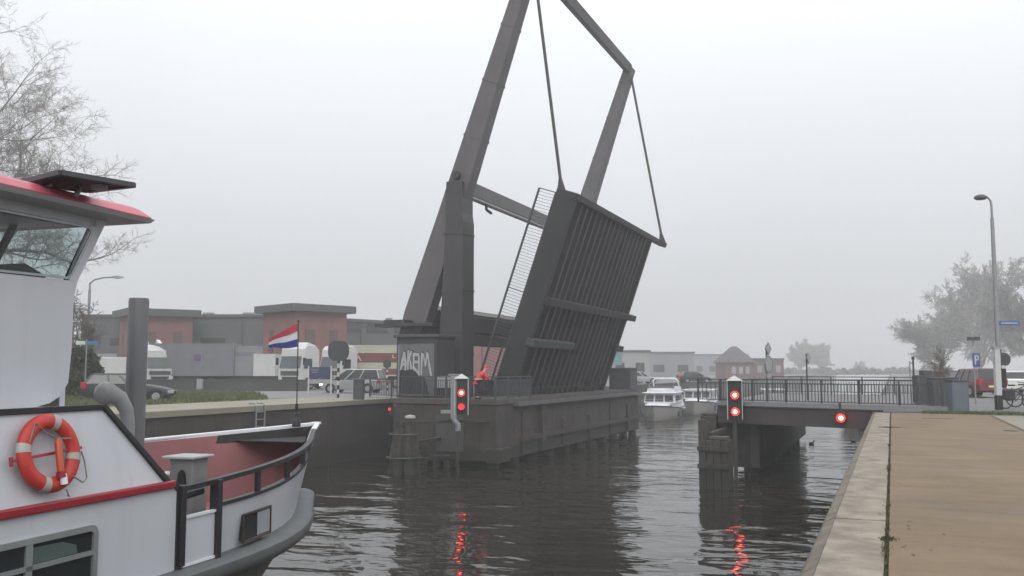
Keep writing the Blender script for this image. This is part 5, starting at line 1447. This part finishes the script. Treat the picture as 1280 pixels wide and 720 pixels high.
# navigation boards on posts (seen nearly edge on)
def board_post(x, D, base, ytop, label, items):
    o = empty('navigation_sign', WD(x, D, base), label, 'sign', YA + R(50))
    H = HD(ytop, D) - base
    MB().tube([(0, 0, 0), (0, 0, H)], .04, 8).build('post', rail_m, o)
    for kind, yc, h, w_ in items:
        z = HD(yc, D) - base
        if kind == 'diamond': pts = [(0, z - h), (w_, z), (0, z + h), (-w_, z)]
        elif kind == 'disc': pts = [(w_ * math.cos(a * math.pi / 8), z + h * math.sin(a * math.pi / 8)) for a in range(16)]
        else: pts = [(-w_, z - h), (w_, z - h), (w_, z + h), (-w_, z + h)]
        bd = MB().prism(pts, -.11, -.07, ax=1).build(kind + '_board', mat('grey board', (.17, .17, .175), .5, .1, 3), o)
        c_ = (sum(p[0] for p in pts) / len(pts), sum(p[1] for p in pts) / len(pts))
        bd2 = MB().prism([(c_[0] + (p[0] - c_[0]) * .8, c_[1] + (p[1] - c_[1]) * .8) for p in pts], -.116, -.111, ax=1).build('board_face', mat('board face', (.3, .3, .31), .5, .1, 3), bd)
    return o
board_post(958.5, 42.2, 2.6, 431, 'post with a diamond board above a round board at the right pier', [('diamond', 436, .30, .34), ('disc', 455.5, .40, .42), ('square', 469.5, .11, .26)])
board_post(1008.5, 44.5, 3.3, 442, 'slimmer post with a single diamond board behind the railing', [('diamond', 447.5, .27, .22)])

# things on the far end of the left pier
o = empty('electrical_housing', (-18.6, 66.6, 3.36), 'dark slatted housing on the far end of the left pier', 'housing')
MB().b2((-.6, -1.2, 0), (1.0, .8, 1.5)).build('body', rail_m, o, bevel=.03)
MB().b2((-.65, -1.25, 1.5), (1.05, .85, 1.58)).build('lid', steel_light, o)
railing('railing', (-17.85, 66.0), (-17.85, 68.0), 3.36, 1.0, 'short dark railing on the far end of the left pier', 1.0, .14)

# ducks
def duck(loc, rz, label):
    o = empty('duck', loc, label, 'duck', rz, 'ducks on the water under the fixed span')
    b = MB().lathe([(0, -.16), (.05, -.14), (.09, -.05), (.1, .05), (.06, .14), (0, .2)], (0, 0, 0), 12); b.v = [(z, y, x * .8 + .05) for x, y, z in b.v]
    b.tube([(.12, 0, .08), (.16, 0, .17), (.19, 0, .2)], [.045, .035, .045], 8); b.lathe([(0, -.05), (.04, -.03), (.05, 0), (.035, .035), (0, .05)], (.2, 0, .22), 8)
    b.build('body', mat('brown duck plumage', (.06, .05, .045), .8, .4, 12), o, smooth=True)
    MB().tube([(.24, 0, .22), (.3, 0, .21)], [.018, .01], 6).build('bill', mat('dull bill', (.3, .22, .05), .6, .1, 5), o)
duck(WZ(1014, 555, 0), R(20), 'small dark duck on the water left, by the pier')
duck(WZ(1067, 552.5, 0), R(170), 'small dark duck on the water close to the right quay')

# ------------------------------------------------------------------ bridge worker
def skin(name, verts, edges, radii, m, parent, root=0, sub=1):
    me = bpy.data.meshes.new(name); me.from_pydata(verts, edges, []); me.update()
    o = bpy.data.objects.new(name, me); C.objects.link(o); o.parent = parent; me.materials.append(m)
    md = o.modifiers.new('skin', 'SKIN'); md.use_smooth_shade = True
    for i, r_s in enumerate(radii):
        sv = me.skin_vertices[0].data[i]; sv.radius = (r_s, r_s) if not isinstance(r_s, tuple) else r_s
        sv.use_root = (i == root)
    s2 = o.modifiers.new('sub', 'SUBSURF'); s2.levels = sub; s2.render_levels = sub
    return o
def skin_add(mesh): pass
pw = Vector((-18.25, 42.35, 3.36)); pw = WD(597, 45.0, 3.36)
pr = empty('person', pw, 'person in a fluorescent red jacket and dark trousers bending over the pier railing', 'person', YA + R(25)); pr.scale = (.95, .95, .95)
def make_skin(name, V, E, Rr, m, root=0):
    me = bpy.data.meshes.new(name); me.from_pydata(V, E, []); me.update()
    o = bpy.data.objects.new(name, me); C.objects.link(o); o.parent = pr; me.materials.append(m)
    md = o.modifiers.new('skin', 'SKIN'); md.use_smooth_shade = True; md.branch_smoothing = .6
    if not me.skin_vertices: 
        return o
    for i, r_s in enumerate(Rr):
        sv = me.skin_vertices[0].data[i]; sv.radius = (r_s, r_s); sv.use_root = (i == root)
    s2 = o.modifiers.new('sub', 'SUBSURF'); s2.levels = 2; s2.render_levels = 2
    return o
# facing +X locally, leaning forward
V = [(0, 0, .92), (.10, 0, 1.10), (.25, 0, 1.30), (.33, 0, 1.40), (.40, 0, 1.47), (.46, 0, 1.55), (.47, 0, 1.62),
     (-.0, .1, .86), (.06, .11, .5), (-.03, .12, .1), (.10, .12, .04), (-.0, -.1, .86), (.05, -.11, .5), (-.05, -.12, .1), (.08, -.12, .04),
     (.30, .19, 1.32), (.40, .26, 1.10), (.55, .22, 1.00), (.66, .18, 1.02), (.30, -.19, 1.32), (.42, -.26, 1.10), (.56, -.22, 1.0), (.67, -.18, 1.02)]
E = [(0, 1), (1, 2), (2, 3), (3, 4), (4, 5), (5, 6), (0, 7), (7, 8), (8, 9), (9, 10), (0, 11), (11, 12), (12, 13), (13, 14),
     (2, 15), (15, 16), (16, 17), (17, 18), (2, 19), (19, 20), (20, 21), (21, 22)]
Rr = [.13, .13, .15, .07, .06, .10, .09, .10, .065, .045, .04, .10, .065, .045, .04, .07, .05, .04, .035, .07, .05, .04, .035]
make_skin('person_body', V, E, Rr, skin_m)
Vj = V[:3] + [V[3]] + [V[15], V[16], (.53, .225, 1.01), V[19], V[20], (.54, -.225, 1.01), (-.02, 0, .84)]
Ej = [(0, 1), (1, 2), (2, 3), (2, 4), (4, 5), (5, 6), (2, 7), (7, 8), (8, 9), (0, 10)]
make_skin('jacket', Vj, Ej, [.18, .19, .20, .13, .105, .08, .065, .105, .08, .065, .18], jacket_m)
Vt = [V[0], V[7], V[8], (-.03, .12, .12), V[11], V[12], (-.05, -.12, .12)]
make_skin('trousers', Vt, [(0, 1), (1, 2), (2, 3), (0, 4), (4, 5), (5, 6)], [.15, .125, .09, .075, .125, .09, .075], trouser_m)
for s in (.12, -.12): MB().box((.03, s, .05), (.28, .1, .1)).build('shoe', black, pr, bevel=.03)
MB().lathe([(.11, 0), (.115, .05), (.09, .11), (.04, .14), (0, .145)], (.455, 0, 1.60), 12).build('cap', jacket_m, pr, smooth=True)
mb = MB().lathe([(.195, 0), (.2, 0), (.2, .045), (.195, .045)], (.05, 0, 1.0), 16); mb.build('reflective_strip', white_sign, pr)

# ------------------------------------------------------------------ trees and hedges
TREE_SEED = 5
def bare_tree(name, loc, H, spread, seed, label, levels=6, trunk_r=.3, n_main=6, lean=(0, 0), fork=.25, dens=1.0, group=None, twig_r=.012, sides=4, tm=None):
    r = random.Random(seed); thick = MB(); thin = MB()
    def rv(s): return Vector((r.gauss(0, s), r.gauss(0, s), r.gauss(0, s)))
    def branch(p, d, ln, rad, lv):
        n = 4 if lv < 3 else 3
        pts = [p.copy()]; dirs = [d.copy()]
        q = p.copy(); dd_ = d.copy()
        for i in range(n):
            dd_ = (dd_ + rv(.13 + .03 * lv) + Vector((0, 0, .05 if lv < 4 else -.01))).normalized()
            q = q + dd_ * ln / n; pts.append(q.copy()); dirs.append(dd_.copy())
        last = lv >= levels - 1
        r1 = rad * (.5 if not last else .35)
        rs = [rad + (r1 - rad) * i / n for i in range(n + 1)]
        (thick if lv < 2 else thin).tube(pts, rs, sides if lv < 3 else 3, caps=False)
        if last: return
        kids = [n_main, 5, 5, 5, 5, 4, 4][min(lv, 6)] * (1 if lv < 3 else dens)
        kids = int(kids + r.random())
        for k in range(kids):
            t = fork + (1 - fork) * (k + r.random()) / kids if lv == 0 else .2 + .8 * (k + r.random()) / kids
            i = min(n - 1, int(t * n)); f = t * n - i
            bp__ = pts[i].lerp(pts[i + 1], min(1, f))
            ax = dirs[i]
            side = rv(1); side = (side - ax * side.dot(ax)).normalized()
            ang = R(r.uniform(28, 62)) if lv else R(r.uniform(25, 65))
            nd = (ax * math.cos(ang) + side * math.sin(ang)).normalized()
            if lv < 3 and nd.z < -.1: nd.z = abs(nd.z) * .4; nd.normalize()
            rr_ = (rs[i] * r.uniform(.45, .62))
            branch(bp__, nd, ln * (spread if lv == 0 else .62) * r.uniform(.75, 1.15) * (1 - .25 * t if lv else 1), max(twig_r, rr_), lv + 1)
        branch(pts[-1], dirs[-1], ln * .55, max(twig_r, r1), lv + 1)
    o = empty(name, loc, label, 'tree', 0, group)
    branch(Vector((0, 0, 0)), Vector((lean[0], lean[1], 1)).normalized(), H * .55, trunk_r, 0)
    thick.build('trunk', bark, o); thin.build('crown', tm or twig_m, o)
    return o
bare_tree('bare_tree', WD(-47, 63), 30.5, .62, TREE_SEED, 'tall bare tree towering behind the wheelhouse on the left', 7, .45, 14, (.06, .0), .3, .95, twig_r=.0105, tm=mat('grey bare twigs', (.19, .175, .16), .95, .2, 2))
bare_tree('bare_tree', WD(115, 58), 6.4, .6, 5, 'small bare tree behind the wheelhouse beside the street lamp', 6, .12, 8, (0, 0), .2, .8, twig_r=.014)
def leafy_crown(name, loc, shape, n, m, label, cat, size=.12, seed=1, trunk=None):
    r = random.Random(seed); mb = MB()
    for _ in range(n):
        zf = r.random(); rad, z = shape(zf); a = r.uniform(0, 6.28); q = rad * (r.random() ** .35) * (1 + .12 * math.sin(a * 3 + zf * 9) + .1 * math.sin(a * 5 - zf * 17))
        p = Vector((q * math.cos(a), q * math.sin(a), z)); d1 = Vector((r.gauss(0, 1), r.gauss(0, 1), r.gauss(0, 1))).normalized(); d2 = d1.cross(Vector((r.gauss(0, 1), r.gauss(0, 1), r.gauss(0, 1)))).normalized()
        s = size * r.uniform(.6, 1.4)
        mb.add([p - d1 * s, p + d2 * s * .6, p + d1 * s, p - d2 * s * .6], [(0, 1, 2, 3)])
    o = empty(name, loc, label, cat)
    mb.build('foliage', m, o)
    MB().tube([(0, 0, 0), (0, 0, shape(.7)[1])], [.12, .05], 8).build('trunk', bark, o)
    return o
leafy_crown('conifer_hedge', WD(97, 52), lambda t: (1.25 * (1 - .5 * t ** 3), .1 + 2.75 * t), 9000, hedge_m, 'dark evergreen bush rising beside the wheelhouse wall', 'bush', .13, 2)
# small signs left of the hedge
o = empty('street_sign', WD(107, 49.5), 'small blue and white signs in front of the dark evergreen bush', 'sign', YA)
z_ = HD(428.5, 49.5) - fz
MB().tube([(0, 0, 0), (0, 0, z_ + .2)], .035, 8).build('post', galv, o)
MB().box((.33, -.05, z_), (.6, .03, .2)).build('blue_plate', mat('bright blue plate', (.06, .14, .28), .4, .05, 3), o); MB().box((-.3, -.05, z_), (.5, .03, .2)).build('white_plate', mat('greenish white plate', (.45, .55, .45), .4, .05, 3), o)

# foggy trees
fogtwig = mat('haze paled twigs', (0.22, 0.205, 0.19), 0.95, 0.2, 2)  # twigs paled in their own colour, standing in for denser fog
GR = 'bare trees in the fog on the right bank'
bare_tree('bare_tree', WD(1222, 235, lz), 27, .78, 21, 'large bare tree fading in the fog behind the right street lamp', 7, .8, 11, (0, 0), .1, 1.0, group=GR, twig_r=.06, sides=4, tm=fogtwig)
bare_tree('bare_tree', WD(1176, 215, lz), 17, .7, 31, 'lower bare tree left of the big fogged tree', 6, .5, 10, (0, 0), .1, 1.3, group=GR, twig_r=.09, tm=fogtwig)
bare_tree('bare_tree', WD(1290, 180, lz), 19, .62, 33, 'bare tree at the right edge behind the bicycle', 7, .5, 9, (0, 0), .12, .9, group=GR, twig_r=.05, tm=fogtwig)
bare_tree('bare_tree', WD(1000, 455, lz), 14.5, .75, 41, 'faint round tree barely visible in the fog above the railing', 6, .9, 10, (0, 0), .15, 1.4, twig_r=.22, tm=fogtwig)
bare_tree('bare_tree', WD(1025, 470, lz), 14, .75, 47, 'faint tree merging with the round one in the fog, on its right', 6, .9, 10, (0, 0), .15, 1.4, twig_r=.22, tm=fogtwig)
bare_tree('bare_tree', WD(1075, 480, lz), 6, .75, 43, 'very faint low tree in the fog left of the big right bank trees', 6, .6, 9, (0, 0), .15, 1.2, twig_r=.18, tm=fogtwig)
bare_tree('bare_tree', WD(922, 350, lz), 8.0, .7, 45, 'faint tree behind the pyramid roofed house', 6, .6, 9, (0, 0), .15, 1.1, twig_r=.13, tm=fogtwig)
# bare shrub by the signpost
bare_tree('bare_shrub', WD(1168, 45, lz), 2.6, .6, 51, 'small bare shrub behind the cabinets', 5, .04, 7, (0, 0), .05, 1.0, twig_r=.009)
# far hedges and bank planting: a continuous mass
r_ = random.Random(77); mb = MB()
def scatter_row(x0, x1, D, h, n, sz, zb_=STREET):
    for _ in range(n):
        x = r_.uniform(x0, x1); p = WD(x, D + r_.uniform(-3, 3), zb_)
        hh = h * (.7 + .12 * math.sin(x * .13) + .12 * math.sin(x * .31 + 2) + .1 * math.sin(x * .71)) * r_.random() ** .8
        d1 = Vector((r_.gauss(0, 1), r_.gauss(0, 1), r_.gauss(0, 1))).normalized(); d2 = d1.cross(Vector((r_.gauss(0, 1), r_.gauss(0, 1), r_.gauss(0, 1)))).normalized()
        p.z += hh; s = sz * r_.uniform(.6, 1.5); mb.add([p - d1 * s, p + d2 * s * .6, p + d1 * s, p - d2 * s * .6], [(0, 1, 2, 3)])
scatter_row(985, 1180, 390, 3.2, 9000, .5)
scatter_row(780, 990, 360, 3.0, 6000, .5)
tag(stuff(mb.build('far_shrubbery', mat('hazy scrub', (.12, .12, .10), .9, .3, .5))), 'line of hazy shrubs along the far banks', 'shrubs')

# ------------------------------------------------------------------ haze
FOG = .0016
hz_ = MB().b2((-540, -80, -2.4), (540, 540, 33)).build('haze', bpy.data.materials.new('thin grey fog'))
stuff(hz_); tag(hz_, 'even grey morning fog filling the whole scene', 'fog')
m = hz_.data.materials[0]; m.use_nodes = True; N = m.node_tree.nodes
N.remove(N['Principled BSDF'])
pv = N.new('ShaderNodeVolumePrincipled'); pv.inputs['Color'].default_value = (.935, .94, .945, 1); pv.inputs['Density'].default_value = FOG
pv.inputs['Anisotropy'].default_value = 0.1
m.node_tree.links.new(pv.outputs[0], N['Material Output'].inputs['Volume'])

# ------------------------------------------------------------------ light and sky
wd = bpy.data.worlds.new('World'); bpy.context.scene.world = wd; wd.use_nodes = True
N = wd.node_tree.nodes; L = wd.node_tree.links; bgd = N['Background']
sky = N.new('ShaderNodeTexSky'); sky.sky_type = 'NISHITA'; sky.sun_disc = False
SE, SR = R(38), R(150)
sky.sun_elevation = SE; sky.sun_rotation = SR; sky.air_density = 1.0; sky.dust_density = 4.0
hs = N.new('ShaderNodeHueSaturation'); hs.inputs['Saturation'].default_value = .18
L.new(sky.outputs[0], hs.inputs['Color'])
mx = N.new('ShaderNodeMix'); mx.data_type = 'RGBA'; mx.inputs['Factor'].default_value = .8
mx.inputs['B'].default_value = (9.55, 9.8, 10.2, 1)     # closed cloud deck
L.new(hs.outputs[0], mx.inputs['A'])
# standard overcast sky: the zenith three times as bright as the horizon
tcw = N.new('ShaderNodeTexCoord'); sepw = N.new('ShaderNodeSeparateXYZ'); L.new(tcw.outputs['Generated'], sepw.inputs[0])
mrw = N.new('ShaderNodeMapRange'); mrw.inputs['From Min'].default_value = 0; mrw.inputs['From Max'].default_value = 1
mrw.inputs['To Min'].default_value = .36; mrw.inputs['To Max'].default_value = 1.25
L.new(sepw.outputs['Z'], mrw.inputs['Value'])
nzw = N.new('ShaderNodeTexNoise'); nzw.inputs['Scale'].default_value = 1.6; nzw.inputs['Detail'].default_value = 3; L.new(tcw.outputs['Generated'], nzw.inputs['Vector'])
ncw = N.new('ShaderNodeMath'); ncw.operation = 'MULTIPLY_ADD'; ncw.inputs[1].default_value = .22; ncw.inputs[2].default_value = .89
L.new(nzw.outputs['Fac'], ncw.inputs[0]); ncm = N.new('ShaderNodeMath'); ncm.operation = 'MULTIPLY'
L.new(mrw.outputs['Result'], ncm.inputs[0]); L.new(ncw.outputs[0], ncm.inputs[1])
mw = N.new('ShaderNodeMix'); mw.data_type = 'RGBA'; mw.blend_type = 'MULTIPLY'; mw.inputs['Factor'].default_value = 1
L.new(mx.outputs['Result'], mw.inputs['A']); L.new(ncm.outputs[0], mw.inputs['B']); L.new(mw.outputs['Result'], bgd.inputs['Color'])
bgd.inputs['Strength'].default_value = .178
sl = bpy.data.lights.new('sun', 'SUN'); sl.energy = .6; sl.angle = R(25); sl.color = (1, .97, .92)
so_ = bpy.data.objects.new('sun', sl); C.objects.link(so_)
# sun direction matches the sky texture
az = SR; dv = Vector((math.sin(az) * math.cos(SE), math.cos(az) * math.cos(SE), math.sin(SE)))
so_.rotation_euler = dv.to_track_quat('Z', 'Y').to_euler()

# ------------------------------------------------------------------ camera and render
cam = bpy.data.cameras.new('camera'); cam.sensor_width = 36; cam.lens = 36 * F / 1280; cam.clip_end = 3000; cam.clip_start = .05
co = bpy.data.objects.new('camera', cam); C.objects.link(co)
co.location = (0, 0, EYE); co.rotation_euler = (math.pi / 2 + TH, 0, YA)
S = bpy.context.scene; S.camera = co
S.render.engine = 'CYCLES'
S.cycles.use_denoising = True
S.cycles.max_bounces = 6; S.cycles.diffuse_bounces = 3; S.cycles.glossy_bounces = 3; S.cycles.transparent_max_bounces = 8
S.cycles.volume_bounces = 4
S.view_settings.view_transform = 'Standard'; S.view_settings.look = 'None'; S.view_settings.gamma = 1
S.view_settings.exposure = 0
